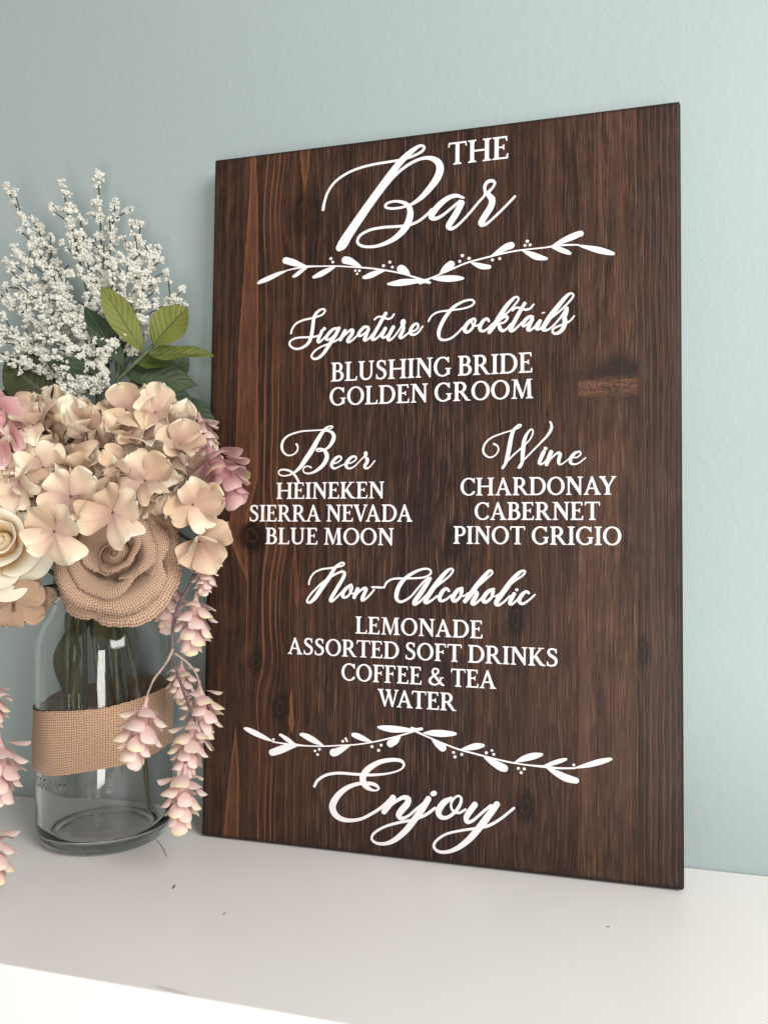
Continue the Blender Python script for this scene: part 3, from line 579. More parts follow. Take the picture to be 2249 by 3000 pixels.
# --- lettering: strokes and polygons are united on a fine grid and the outline is traced from it
def outline_mesh(name, strokes, polys, mat, h=0.2):
    """strokes: lists of (x, y, width) in mm; polys: lists of (x, y) in mm -> thin cut-out mesh on the board's face"""
    segs = []
    for st in strokes:
        c = catmull(st, 6)
        for a, b in zip(c[:-1], c[1:]):
            segs.append((a, b))
    allp = [p[:2] for s in segs for p in s] + [q for po in polys for q in po]
    A = np.array(allp, float)
    pad = 4.5
    x0, y0 = A.min(0) - pad
    x1, y1 = A.max(0) + pad
    nx, ny = int((x1 - x0) / h) + 2, int((y1 - y0) / h) + 2
    X = x0 + h * np.arange(nx)
    Y = y0 + h * np.arange(ny)
    F = np.full((ny, nx), -3.0)

    def window(ax, bx, ay, by):
        return (max(int((ax - x0) / h), 0), min(int((bx - x0) / h) + 2, nx), max(int((ay - y0) / h), 0), min(int((by - y0) / h) + 2, ny))
    for a, b in segs:
        m = max(a[2], b[2]) / 2 + 2 * h
        i0, i1, j0, j1 = window(min(a[0], b[0]) - m, max(a[0], b[0]) + m, min(a[1], b[1]) - m, max(a[1], b[1]) + m)
        gx, gy = np.meshgrid(X[i0:i1], Y[j0:j1])
        dx, dy = b[0] - a[0], b[1] - a[1]
        L = dx * dx + dy * dy + 1e-12
        t = np.clip(((gx - a[0]) * dx + (gy - a[1]) * dy) / L, 0, 1)
        d = np.hypot(gx - a[0] - t * dx, gy - a[1] - t * dy)
        F[j0:j1, i0:i1] = np.maximum(F[j0:j1, i0:i1], (a[2] + (b[2] - a[2]) * t) / 2 - d)
    for po in polys:
        P = np.array(po, float)
        i0, i1, j0, j1 = window(P[:, 0].min() - 3 * h, P[:, 0].max() + 3 * h, P[:, 1].min() - 3 * h, P[:, 1].max() + 3 * h)
        gx, gy = np.meshgrid(X[i0:i1], Y[j0:j1])
        D = np.full(gx.shape, 1e9)
        ins = np.zeros(gx.shape, bool)
        for a, b in zip(P, np.roll(P, -1, 0)):
            dx, dy = b - a
            t = np.clip(((gx - a[0]) * dx + (gy - a[1]) * dy) / (dx * dx + dy * dy + 1e-12), 0, 1)
            D = np.minimum(D, np.hypot(gx - a[0] - t * dx, gy - a[1] - t * dy))
            if abs(dy) > 1e-12:
                cr = ((a[1] > gy) != (b[1] > gy)) & (gx < dx * (gy - a[1]) / dy + a[0])
                ins ^= cr
        F[j0:j1, i0:i1] = np.maximum(F[j0:j1, i0:i1], np.where(ins, D, -D))
    # marching squares
    S = F > 0
    mixed = (S[:-1, :-1] != S[1:, :-1]) | (S[:-1, :-1] != S[:-1, 1:]) | (S[:-1, :-1] != S[1:, 1:])
    adj, pos = {}, {}
    for j, i in zip(*np.nonzero(mixed)):
        j, i = int(j), int(i)
        a, b, c, d = F[j, i], F[j, i + 1], F[j + 1, i + 1], F[j + 1, i]
        e = []
        if (a > 0) != (b > 0):
            k = (0, j, i)
            pos[k] = (X[i] + h * a / (a - b), Y[j])
            e.append(k)
        if (b > 0) != (c > 0):
            k = (1, j, i + 1)
            pos[k] = (X[i + 1], Y[j] + h * b / (b - c))
            e.append(k)
        if (d > 0) != (c > 0):
            k = (0, j + 1, i)
            pos[k] = (X[i] + h * d / (d - c), Y[j + 1])
            e.append(k)
        if (a > 0) != (d > 0):
            k = (1, j, i)
            pos[k] = (X[i], Y[j] + h * a / (a - d))
            e.append(k)
        if len(e) == 4:
            pairs = ((e[0], e[1]), (e[2], e[3])) if a + b + c + d > 0 and a > 0 or a + b + c + d <= 0 and a <= 0 else ((e[0], e[3]), (e[1], e[2]))
        else:
            pairs = ((e[0], e[1]),)
        for p, q in pairs:
            adj.setdefault(p, []).append(q)
            adj.setdefault(q, []).append(p)
    seen, loops = set(), []
    for k in adj:
        if k in seen:
            continue
        loop, cur, prev = [], k, None
        while cur is not None and cur not in seen:
            seen.add(cur)
            loop.append(pos[cur])
            nxt = [q for q in adj[cur] if q != prev and q not in seen]
            prev, cur = cur, (nxt[0] if nxt else None)
        if len(loop) > 5:
            L = np.array(loop)
            a, b = np.roll(L, 1, 0), np.roll(L, -1, 0)
            area = np.abs((L[:, 0] - a[:, 0]) * (b[:, 1] - a[:, 1]) - (L[:, 1] - a[:, 1]) * (b[:, 0] - a[:, 0]))
            keep = area > 0.0012
            keep[::4] = True
            loops.append(L[keep])
    cu = bpy.data.curves.new(name, 'CURVE')
    cu.dimensions = '2D'
    cu.fill_mode = 'BOTH'
    cu.extrude = 0.00004
    for L in loops:
        sp = cu.splines.new('POLY')
        sp.points.add(len(L) - 1)
        sp.points.foreach_set('co', np.column_stack([L / 1000.0, np.zeros(len(L)), np.ones(len(L))]).ravel())
        sp.use_cyclic_u = True
    tmp = bpy.data.objects.new(name, cu)
    COL.objects.link(tmp)
    dg = bpy.context.evaluated_depsgraph_get()
    me = bpy.data.meshes.new_from_object(tmp.evaluated_get(dg))
    bpy.data.objects.remove(tmp)
    bpy.data.curves.remove(cu)
    n = len(me.vertices)
    co = np.empty(n * 3)
    me.vertices.foreach_get('co', co)
    co = co.reshape(-1, 3)
    co = np.column_stack([co[:, 0], -co[:, 2] - 0.00011, co[:, 1]])
    me.vertices.foreach_set('co', co.ravel())
    me.update()
    me.materials.clear()
    me.materials.append(mat)
    me.name = name
    return me


# capital letters: height 1, x to the right; each returns (width, polygons, strokes)
SW, TW = 0.150, 0.085      # thick stem, thin stroke


def foot(x, w=SW, up=False, l=0.085, r=0.085):
    """bracketed serif under (or over) a stem centred on x"""
    a = w / 2
    p = [(x - a - l, 0), (x + a + r, 0), (x + a + r, 0.045), (x + a + r * 0.35, 0.062), (x + a, 0.125), (x - a, 0.125), (x - a - l * 0.35, 0.062), (x - a - l, 0.045)]
    return [(q[0], 1 - q[1]) for q in p] if up else p


def stem(x, w=SW, top=True, bot=True, y0=0.0, y1=1.0):
    a = w / 2
    out = [[(x - a, y0), (x + a, y0), (x + a, y1), (x - a, y1)]]
    if bot:
        out.append(foot(x, w))
    if top:
        out.append(foot(x, w, True))
    return out


def arm(x0, x1, y, t=0.075, tip=0.15, up=0, th=0.05):
    """horizontal arm with a beak at its end; up=1 beak rises, -1 falls, 0 both"""
    out = [[(x0, y - t / 2), (x1, y - t / 2), (x1, y + t / 2), (x0, y + t / 2)]]
    if up >= 0:
        out.append([(x1 - th - 0.03, y), (x1, y - t / 2), (x1 + 0.012, y + t / 2 + tip * 0.9), (x1 - th * 0.7, y + t / 2 + tip * 0.9)])
    if up <= 0:
        out.append([(x1 - th - 0.03, y), (x1, y + t / 2), (x1 + 0.012, y - t / 2 - tip * 0.9), (x1 - th * 0.7, y - t / 2 - tip * 0.9)])
    return out


def ell(cx, cy, rx, ry, a0, a1, thick=0.155, thin=0.07, n=28, power=1.6):
    out = []
    for k in range(n + 1):
        a = math.radians(a0 + (a1 - a0) * k / n)
        w = thin + (thick - thin) * abs(math.cos(a)) ** power
        out.append((cx + rx * math.cos(a), cy + ry * math.sin(a), w))
    return out


def diag(xa, ya, xb, yb, w):
    """slanted bar of horizontal width w"""
    return [[(xa - w / 2, ya), (xa + w / 2, ya), (xb + w / 2, yb), (xb - w / 2, yb)]]


def glyph(ch):
    P, S = [], []
    if ch == 'I':
        P += stem(0.16); W = 0.32
    elif ch == 'H':
        P += stem(0.16) + stem(0.72) + [[(0.16, 0.47), (0.72, 0.47), (0.72, 0.55), (0.16, 0.55)]]; W = 0.88
    elif ch == 'T':
        P += stem(0.36, top=False) + [[(0.02, 0.925), (0.70, 0.925), (0.70, 1), (0.02, 1)], [(0.02, 1.0), (0.075, 0.96), (0.045, 0.79), (0.0, 0.79)], [(0.70, 1.0), (0.645, 0.96), (0.675, 0.79), (0.72, 0.79)]]; W = 0.72
    elif ch in 'EFL':
        P += stem(0.16, top=True, bot=True)
        if ch != 'L':
            P += arm(0.16, 0.55, 0.9625, up=-1) + arm(0.16, 0.44, 0.525, 0.07, 0.09, 0, 0.045)
        if ch != 'F':
            P += arm(0.16, 0.585, 0.0375, 0.075, 0.17, 1)
        W = {'E': 0.61, 'F': 0.58, 'L': 0.60}[ch]
    elif ch == 'D':
        P += stem(0.16)
        S.append([(0.16, 0.962, 0.075), (0.34, 0.962, 0.075)] + ell(0.36, 0.5, 0.355, 0.462, 78, -78, 0.155, 0.078) + [(0.34, 0.038, 0.075), (0.16, 0.038, 0.075)]); W = 0.80
    elif ch == 'O':
        S.append(ell(0.415, 0.5, 0.335, 0.468, 0, 360, 0.155, 0.072, 44)); W = 0.83
    elif ch in 'CG':
        S.append(ell(0.415, 0.5, 0.335, 0.468, 48, 318, 0.155, 0.072, 36))
        P.append([(0.655, 0.985), (0.705, 0.985), (0.705, 0.70), (0.665, 0.70), (0.60, 0.86)])
        W = 0.73
        if ch == 'G':
            P += [[(0.605, 0.06), (0.74, 0.10), (0.74, 0.40), (0.605, 0.40)], [(0.53, 0.37), (0.80, 0.37), (0.80, 0.425), (0.53, 0.425)]]
            W = 0.81
    elif ch == 'S':
        S.append([(0.445, 0.84, 0.075), (0.36, 0.945, 0.08), (0.25, 0.962, 0.085), (0.135, 0.90, 0.11), (0.105, 0.76, 0.13), (0.17, 0.63, 0.145), (0.30, 0.53, 0.155), (0.42, 0.42, 0.15), (0.455, 0.26, 0.13), (0.40, 0.11, 0.11), (0.27, 0.04, 0.085), (0.14, 0.055, 0.08), (0.055, 0.15, 0.075)])
        P += [[(0.43, 0.975), (0.475, 0.985), (0.475, 0.72), (0.435, 0.72), (0.40, 0.86)], [(0.03, 0.015), (0.075, 0.025), (0.09, 0.15), (0.07, 0.28), (0.03, 0.28)]]
        W = 0.55
    elif ch == 'B':
        P += stem(0.16)
        S.append([(0.16, 0.962, 0.072), (0.30, 0.962, 0.072)] + ell(0.31, 0.745, 0.185, 0.217, 80, -80, 0.145, 0.075) + [(0.16, 0.528, 0.07)])
        S.append([(0.16, 0.528, 0.07), (0.32, 0.528, 0.07)] + ell(0.33, 0.283, 0.225, 0.245, 80, -80, 0.155, 0.075) + [(0.16, 0.038, 0.075)])
        W = 0.64
    elif ch in 'PR':
        P += stem(0.16)
        S.append([(0.16, 0.962, 0.072), (0.31, 0.962, 0.072)] + ell(0.32, 0.72, 0.205, 0.242, 80, -80, 0.15, 0.075) + [(0.16, 0.478, 0.072)])
        W = 0.60
        if ch == 'R':
            P.append([(0.27, 0.50), (0.42, 0.52), (0.62, 0.20), (0.70, 0.055), (0.79, 0.04), (0.79, 0.0), (0.60, 0.0), (0.56, 0.04)])
            W = 0.77
    elif ch == 'K':
        P += stem(0.16)
        P += [[(0.20, 0.42), (0.28, 0.42), (0.63, 0.96), (0.52, 0.96)], [(0.44, 0.955), (0.74, 0.955), (0.74, 1.0), (0.44, 1.0)],
              [(0.24, 0.50), (0.38, 0.60), (0.66, 0.12), (0.80, 0.045), (0.80, 0.0), (0.62, 0.0), (0.53, 0.06)]]
        W = 0.79
    elif ch == 'N':
        P += [[(0.10, 0), (0.185, 0), (0.185, 0.95), (0.10, 0.95)], foot(0.1425, 0.085), [(0.0, 1.0), (0.24, 1.0), (0.24, 0.955), (0.0, 0.955)],
              [(0.08, 1.0), (0.25, 1.0), (0.715, 0.20), (0.715, -0.01), (0.66, -0.01), (0.12, 0.90)],
              [(0.63, 0.0), (0.715, 0.0), (0.715, 1.0), (0.63, 1.0)], foot(0.6725, 0.085, True)]
        W = 0.80
    elif ch == 'M':
        P += [[(0.11, 0), (0.185, 0), (0.215, 0.96), (0.14, 0.96)], foot(0.147, 0.08), [(0.03, 1.0), (0.24, 1.0), (0.24, 0.955), (0.03, 0.955)],
              [(0.13, 1.0), (0.28, 1.0), (0.525, 0.22), (0.50, 0.0), (0.455, 0.0)], [(0.475, 0.0), (0.53, 0.06), (0.755, 1.0), (0.695, 1.0)],
              [(0.70, 0.98), (0.845, 0.98), (0.885, 0.0), (0.735, 0.0)], foot(0.81, 0.15), [(0.70, 1.0), (0.93, 1.0), (0.93, 0.955), (0.70, 0.955)]]
        W = 0.97
    elif ch == 'A':
        P += [[(0.085, 0.03), (0.165, 0.03), (0.425, 0.86), (0.36, 1.0)], [(0.34, 1.0), (0.43, 1.0), (0.745, 0.03), (0.575, 0.03)],
              [(0.20, 0.31), (0.58, 0.31), (0.58, 0.385), (0.20, 0.385)], foot(0.125, 0.07, l=0.075, r=0.095), foot(0.66, 0.155, l=0.075, r=0.075)]
        W = 0.81
    elif ch == 'V':
        P += [[(0.055, 0.97), (0.225, 0.97), (0.435, 0.20), (0.40, 0.0), (0.36, 0.0)], [(0.36, 0.0), (0.425, 0.0), (0.69, 0.97), (0.61, 0.97)],
              foot(0.14, 0.155, True, 0.075, 0.085), foot(0.65, 0.07, True, 0.085, 0.065)]
        W = 0.76
    elif ch == 'W':
        P += [[(0.055, 0.97), (0.215, 0.97), (0.395, 0.20), (0.375, 0.0), (0.335, 0.0)], [(0.335, 0.0), (0.395, 0.0), (0.585, 0.86), (0.545, 0.97)],
              [(0.45, 0.97), (0.61, 0.97), (0.775, 0.20), (0.755, 0.0), (0.705, 0.0)], [(0.715, 0.0), (0.775, 0.0), (0.99, 0.97), (0.915, 0.97)],
              foot(0.14, 0.15, True, 0.075, 0.08), foot(0.535, 0.15, True, 0.07, 0.06), foot(0.95, 0.07, True, 0.08, 0.06)]
        W = 1.06
    elif ch == 'Y':
        P += stem(0.385, top=False, y1=0.46) + [[(0.05, 0.97), (0.22, 0.97), (0.46, 0.44), (0.31, 0.40)], [(0.37, 0.42), (0.46, 0.44), (0.71, 0.97), (0.62, 0.97)],
              foot(0.13, 0.155, True, 0.07, 0.085), foot(0.665, 0.07, True, 0.085, 0.06)]
        W = 0.77
    elif ch == 'U':
        P += [[(0.09, 0.32), (0.24, 0.32), (0.24, 1.0), (0.09, 1.0)], foot(0.165, SW, True), [(0.60, 0.32), (0.685, 0.32), (0.685, 1.0), (0.60, 1.0)], foot(0.6425, 0.085, True)]
        S.append([(0.165, 0.40, 0.15), (0.17, 0.25, 0.145), (0.235, 0.10, 0.115), (0.38, 0.045, 0.095), (0.53, 0.09, 0.09), (0.625, 0.24, 0.085), (0.6425, 0.40, 0.085)])
        W = 0.80
    elif ch == '&':
        S.append([(0.78, 0.04, 0.085), (0.68, 0.10, 0.12), (0.50, 0.33, 0.135), (0.30, 0.60, 0.13), (0.235, 0.78, 0.115), (0.30, 0.92, 0.09), (0.40, 0.955, 0.075), (0.505, 0.88, 0.10), (0.50, 0.74, 0.10), (0.38, 0.60, 0.08), (0.20, 0.46, 0.10), (0.10, 0.28, 0.135), (0.16, 0.11, 0.12), (0.32, 0.045, 0.09), (0.48, 0.09, 0.08), (0.60, 0.24, 0.075), (0.67, 0.44, 0.07)])
        P.append([(0.57, 0.43), (0.80, 0.43), (0.80, 0.475), (0.57, 0.475)])
        W = 0.84
    else:
        W = 0.3
    return W, P, S


def capital_words(text, left, right, base, cap):
    """split a printed line into words fitted between left and right; yields (word, strokes, polys)"""
    gap = 0.045
    pairs = {'AV': -0.16, 'VA': -0.16, 'AY': -0.12, 'AT': -0.10, 'TE': -0.02, 'RT': -0.05, 'WA': -0.16, 'FT': 0.0, 'FF': -0.03, 'RA': -0.05, 'NA': -0.03, 'EA': -0.02, 'CA': -0.02, 'RD': -0.02, 'EV': -0.04, 'DA': -0.05}
    x, pen, words = 0.0, [], []
    prev = None
    for ch in text:
        if ch == ' ':
            x += 0.30
            pen.append((ch, x))
            prev = None
            continue
        if prev:
            x += gap + pairs.get(prev + ch, 0.0)
        W, P, S = glyph(ch)
        pen.append((ch, x))
        x += W
        prev = ch
    k = (right - left) / x
    word, st, po = '', [], []
    for ch, px in pen + [(' ', 0)]:
        if ch == ' ':
            if word:
                yield word, st, po
            word, st, po = '', [], []
            continue
        W, P, S = glyph(ch)
        word += ch
        ws = (k + cap) / 2
        st += [[(left + (px + a) * k, base + b * cap, w * ws) for a, b, w in s] for s in S]
        po += [[(left + (px + a) * k, base + b * cap) for a, b in p] for p in P]


def build_sign():
    d0 = BOARD_T / math.cos(LEAN) + BOARD_H * math.sin(LEAN)
    sign = thing('bar_menu_sign', 'dark stained wooden menu board reading The Bar in white lettering, leaning on wall', 'sign', (0, -d0 - 0.0004, BOARD_T * math.sin(LEAN) + 0.0002))
    sign.rotation_euler = (-LEAN, 0, 0)
    cuts = [0, 78.0, 131.0, 180.3, 242.9, 277.4, BOARD_W * 1000]
    D, L = (0.022, 0.0125, 0.0095), (0.052, 0.029, 0.020)
    mats = [
        wood_material(0, (0.026, 0.0138, 0.0095), (0.060, 0.031, 0.019), 0.25,
                      lines=((41.0, 1.0, 0.95), (46.2, 0.9, 0.85), (50.0, 0.7, 0.9), (53.2, 0.45, 0.7), (60.5, 0.5, 0.55), (66.0, 0.7, 0.6), (75.0, 0.4, 0.4), (11.5, 0.4, 0.35), (6.0, 0.4, 0.3)),
                      bands=(((0, 170, 190, 202, 238, 331, 400, 425, 457), (30, 30, 20, 15.5, 19.6, 20.9, 25.0, 26.6, 27.0), (30, 31, 30, 28, 36.6, 35.2, 33.8, 33.2, 31.0), 1.0),
                             ((0, 3, 40, 75, 110), (16.0, 16.2, 19.5, 23.8, 24), (27.0, 27.2, 27.0, 23.9, 23.8), 1.0),
                             ((0, 70, 78, 86, 96, 105), (64, 64, 60.5, 61.2, 61.6, 62), (63, 63.5, 65, 64.0, 63.0, 61.5), 1.15),
                             ((0, 150, 160, 200, 215), (66, 66, 63.2, 62.5, 63), (65, 66, 67, 63.6, 62.5), 0.6),
                             ((0, 432, 440, 457), (68, 66.5, 64.0, 62.5), (67, 67.5, 69.0, 70.0), 0.9)),
                      knots=((33.2, 198.8, 9.5, 10.0, 0.9), (37.0, 116.5, 5.5, 7.5, 0.7), (54.6, 88.0, 6.0, 9.0, 0.7), (66.5, 412.0, 9.0, 15.0, 0.6)), glow=0.5, pore=0.18),
        wood_material(1, D, L, 0.6, lines=((93.0, 0.4, 0.35), (100.4, 0.35, 0.4), (112.0, 0.35, 0.35), (121.0, 0.4, 0.4)), glow=0.35, pore=0.50),
        wood_material(2, (0.0170, 0.0098, 0.0085), (0.038, 0.021, 0.016), 0.7, lines=((140.0, 0.35, 0.4), (151.0, 0.35, 0.35), (168.0, 0.35, 0.4)), knots=((169.7, 196.0, 6.5, 11.0, 0.8),), glow=0.28, pore=0.55),
        wood_material(3, (0.027, 0.0145, 0.0100), (0.062, 0.032, 0.021), 0.6, lines=((189.0, 0.35, 0.3), (207.0, 0.3, 0.3), (221.0, 0.35, 0.35)), knots=((206.6, 150.0, 4.5, 11.0, 0.85), (213.1, 39.0, 5.0, 10.0, 0.7)), glow=0.22, pore=0.40),
        cut_knot_material((4, (0.034, 0.0185, 0.0125), (0.088, 0.047, 0.030), 0.5, (), (), (), 0.42, 0.52)),
        wood_material(5, (0.027, 0.0155, 0.0125), (0.056, 0.033, 0.025), 0.45, lines=((281.0, 0.45, 0.45), (284.6, 0.45, 0.5), (287.8, 0.4, 0.45), (291.2, 0.45, 0.5), (294.6, 0.4, 0.45), (298.0, 0.4, 0.4)), knots=((279.8, 134.0, 3.2, 9.0, 0.8),), glow=0.10, pore=0.30),
    ]
    for i in range(6):
        g = 0.00002
        me = plank_mesh(cuts[i] / 1000 + (g if i else 0), cuts[i + 1] / 1000 - (g if i < 5 else 0), i == 0, i == 5, mats[i])
        link('plank', me, sign)
    V = Nodes('white_vinyl')
    vinyl = V.set(color=(0.775, 0.75, 0.755), rough=0.45, spec=0.35)
    for w, st in SCRIPT_STROKES.items():
        link('script_lettering', outline_mesh('script_lettering', st, [], vinyl, 0.18), sign)['label'] = 'white script lettering reading ' + w
    for k, st in enumerate(SPRIG_STROKES):
        o = link('leaf_garland', outline_mesh('leaf_garland', st, [], vinyl, 0.2), sign)
        o['label'] = 'white leafy garland ornament ' + ('under the heading' if k == 0 else 'above the closing word')
    for line in CAPITAL_LINES:
        for w, st, po in capital_words(*line):
            link('capital_lettering', outline_mesh('capital_lettering', st, po, vinyl, 0.16), sign)['label'] = 'white capital lettering reading ' + w
    return sign


sign = build_sign()

# ------------------------------------------------------------------ glass jar with burlap band
JAR = Vector((-0.0647, -0.0486, 0.0))
rng = random.Random(11)
UP = Vector((0, 0, 1))
TO_CAM_H = Vector((CAM.x - JAR.x, CAM.y - JAR.y, 0)).normalized()
SIDE_H = Vector((-TO_CAM_H.y, TO_CAM_H.x, 0))            # to the right as seen from the camera


def glass_material():
    N = Nodes('clear_glass')
    g = N.n('ShaderNodeBsdfGlass')
    g.inputs['Color'].default_value = (0.985, 0.988, 0.985, 1)
    g.inputs['Roughness'].default_value = 0.0
    g.inputs['IOR'].default_value = 1.47
    c = N.coord()
    w = N.noise(N.vmath('MULTIPLY', c, (38, 38, 26)), 1, 2, 0.5)
    N.put(g.inputs['Normal'], N.bump(w, 0.22, 0.002))
    N.t.links.new(g.outputs[0], N.out.inputs[0])
    return N.m


def burlap_material(name, pitch=1.25, tint=(0.52, 0.335, 0.215), dark=(0.19, 0.100, 0.056), holes=0.85):
    N = Nodes(name)
    uv = N.coord('UV')
    wob = N.n('ShaderNodeTexNoise')
    N.put(wob.inputs['Vector'], uv)
    wob.inputs['Scale'].default_value = 0.35
    wob.inputs['Detail'].default_value = 3
    off = N.vmath('MULTIPLY', N.vmath('SUBTRACT', wob.outputs['Color'], (0.5, 0.5, 0.5)), (1.1, 1.1, 0))
    s = N.sep(N.vmath('ADD', uv, off))
    a = N.math('MULTIPLY', s[0], math.pi / pitch)
    b = N.math('MULTIPLY', s[1], math.pi / pitch)
    tx = N.math('ABSOLUTE', N.math('SINE', a))
    ty = N.math('ABSOLUTE', N.math('SINE', b))
    over = N.math('GREATER_THAN', N.math('MULTIPLY', N.math('COSINE', a), N.math('COSINE', b)), 0.0)
    h1 = N.math('MULTIPLY', tx, N.math('ADD', 0.55, N.math('MULTIPLY', over, 0.45)))
    h2 = N.math('MULTIPLY', ty, N.math('SUBTRACT', 1.0, N.math('MULTIPLY', over, 0.45)))
    h = N.math('MAXIMUM', h1, h2)
    loose = N.noise(N.vmath('MULTIPLY', uv, (0.9, 0.9, 1)), 1, 2, 0.5)
    fibre = N.noise(N.vmath('MULTIPLY', uv, (7, 7, 1)), 1, 3, 0.7)
    col = N.mix(N.step(h, 0.35, 0.85), dark, tint)
    col = N.mix(N.math('MULTIPLY', N.step(fibre, 0.35, 0.75), 0.45), col, tuple(min(v * 1.35, 0.9) for v in tint))
    thread = N.noise(N.vmath('MULTIPLY', uv, (0.12, 1.0, 1)), 1, 3, 0.6)
    col = N.mix(N.math('MULTIPLY', N.step(thread, 0.52, 0.72), 0.30), col, tuple(v * 0.72 for v in tint))
    gap = N.math('MULTIPLY', N.step(N.math('MAXIMUM', tx, ty), 0.40, 0.62, 1, 0), N.step(loose, 0.36, 0.58, 0.25, 1.0))
    alpha = N.math('SUBTRACT', 1.0, N.math('MULTIPLY', gap, holes))
    hh = N.math('ADD', h, N.math('MULTIPLY', fibre, 0.25))
    return N.set(color=col, rough=0.9, spec=0.15, alpha=alpha, sheen=0.15, normal=N.bump(hh, 0.8, 0.0008))


BURLAP = burlap_material('burlap', 1.3, (0.57, 0.375, 0.255), (0.21, 0.115, 0.068))
RIBBON = burlap_material('burlap_ribbon', 1.6, (0.53, 0.34, 0.22), (0.17, 0.09, 0.05))


def lathe(name, prof, seg, mat):
    vs, fs = [], []
    n = len(prof)
    ring = []
    for r, z in prof:
        if r < 1e-6:
            ring.append([len(vs)] * seg)
            vs.append((0, 0, z))
        else:
            ring.append(list(range(len(vs), len(vs) + seg)))
            for k in range(seg):
                a = 2 * math.pi * k / seg
                vs.append((r * math.cos(a), r * math.sin(a), z))
    for j in range(n - 1):
        for k in range(seg):
            k2 = (k + 1) % seg
            f = [ring[j][k], ring[j][k2], ring[j + 1][k2], ring[j + 1][k]]
            g = []
            for i in f:
                if i not in g:
                    g.append(i)
            if len(g) > 2:
                fs.append(tuple(g))
    return mesh(name, vs, fs, True, None, mat)


def build_jar():
    jar = thing('glass_jar', 'clear glass canning jar wrapped in a burlap band, holding the flowers', 'jar', JAR)
    glass = glass_material()
    outer = [(0.0, 0.0030), (0.020, 0.0030), (0.031, 0.0026), (0.034, 0.0009), (0.0362, 0.0003), (0.0385, 0.0008), (0.0412, 0.0034), (0.0430, 0.0085), (0.0437, 0.0150),
             (0.0437, 0.060), (0.0437, 0.122), (0.0434, 0.1285), (0.0421, 0.1360), (0.0395, 0.1425), (0.0362, 0.1475), (0.0338, 0.1515), (0.0331, 0.1550), (0.0331, 0.1570),
             (0.0345, 0.1580), (0.0331, 0.1595), (0.0331, 0.171), (0.0322, 0.1725)]
    inner = [(0.0305, 0.1715), (0.0303, 0.1550), (0.0310, 0.1515), (0.0337, 0.1460), (0.0370, 0.1405), (0.0394, 0.1345), (0.0405, 0.1275), (0.0408, 0.1210), (0.0408, 0.060),
             (0.0408, 0.0160), (0.0398, 0.0105), (0.0370, 0.0080), (0.0335, 0.0074)]
    r = 0.0320
    while r > 0.006:                                       # pressed rings in the floor of the jar
        inner.append((r, 0.0070 + (0.00035 if int(r * 1000 / 1.6) % 2 else 0.0)))
        r -= 0.0016
    inner.append((0.0, 0.0072))
    me = lathe('jar_body', outer + inner, 96, glass)
    bm = bmesh.new()
    bm.from_mesh(me)
    bmesh.ops.recalc_face_normals(bm, faces=bm.faces)
    bm.to_mesh(me)
    bm.free()
    link('jar_body', me, jar)

    # raised lettering MASON on the glass, and the foot of the script above it, half under the band
    def on_jar(du, z, lift=0.0002):
        """du: millimetres along the surface to the right of the camera-facing line"""
        a = du / 43.7
        d = TO_CAM_H * math.cos(a) + SIDE_H * math.sin(a)
        return d * (0.0437 + lift) + UP * z
    letters = {'M': [[(0, 0), (0.05, 1), (0.42, 0.1), (0.8, 1), (0.85, 0)]], 'A': [[(0, 0), (0.4, 1), (0.8, 0)], [(0.15, 0.35), (0.65, 0.35)]],
               'S': [[(0.62, 0.85), (0.4, 1), (0.12, 0.9), (0.1, 0.65), (0.35, 0.5), (0.6, 0.36), (0.6, 0.1), (0.3, 0), (0.05, 0.15)]],
               'O': [[(0.35 + 0.33 * math.cos(a), 0.5 + 0.5 * math.sin(a)) for a in [i * math.pi / 6 for i in range(13)]]], 'N': [[(0, 0), (0, 1), (0.65, 0), (0.65, 1)]]}
    parts, pen = [], -51.0
    for ch in 'MASON':
        for st in letters[ch]:
            P = []
            for (a, b), (c, d) in zip(st[:-1], st[1:]):
                for k in range(4):
                    P.append((a + (c - a) * k / 4, b + (d - b) * k / 4))
            P.append(st[-1])
            parts.append(tube_geo([on_jar(pen + x * 5.0, 0.0405 + y * 0.0060 + (pen + 25) * -0.00004) for x, y in P], 0.00048, 6))
        pen += {'M': 6.3, 'A': 5.8, 'S': 5.0, 'O': 5.4, 'N': 5.2}[ch]
    for x0 in (-23.5, -17.0):
        P = [(x0 + 2.4 * t + 1.3 * math.sin(2 * math.pi * t) * 0.7, 0.0905 + 0.0125 * math.sin(math.pi * t)) for t in [k / 14 for k in range(15)]]
        parts.append(tube_geo([on_jar(x, z) for x, z in P], 0.00032, 6))
    v, f = join_geo(parts)
    link('raised_lettering', mesh('raised_lettering', v, f, True, None, glass), jar)['label'] = 'raised glass lettering reading MASON'

    # burlap band, riding a little higher on the right
    rr = random.Random(5)
    ntop = [rr.uniform(-1, 1) for _ in range(400)]
    seg, rows = 220, 14

    def band(u, v):
        a = 2 * math.pi * u
        d = Vector((math.cos(a), math.sin(a), 0))
        s = d.dot(SIDE_H)
        lo, hi = 0.0560 + 0.0060 * s, 0.0950 + 0.0060 * s
        i = int(u * seg) % seg
        lo += 0.00035 * ntop[i] + 0.0006 * math.sin(a * 5 + 1)
        hi += 0.00035 * ntop[i + 150] + 0.0007 * math.sin(a * 4 + 2)
        z = lo + (hi - lo) * v
        puff = 0.0006 * math.sin(a * 7 + v * 3) * math.sin(math.pi * v) + 0.0008 * max(0.0, v - 0.9) * 10 * (0.5 + 0.5 * math.sin(a * 3))
        return d * (0.0449 + max(puff, -0.0004)) + UP * z
    bme = grid('burlap_band', seg, rows, band, RIBBON, True, lambda u, v: (u * 282.0, v * 41.0))
    link('burlap_band', bme, jar)
    return jar


jar = build_jar()

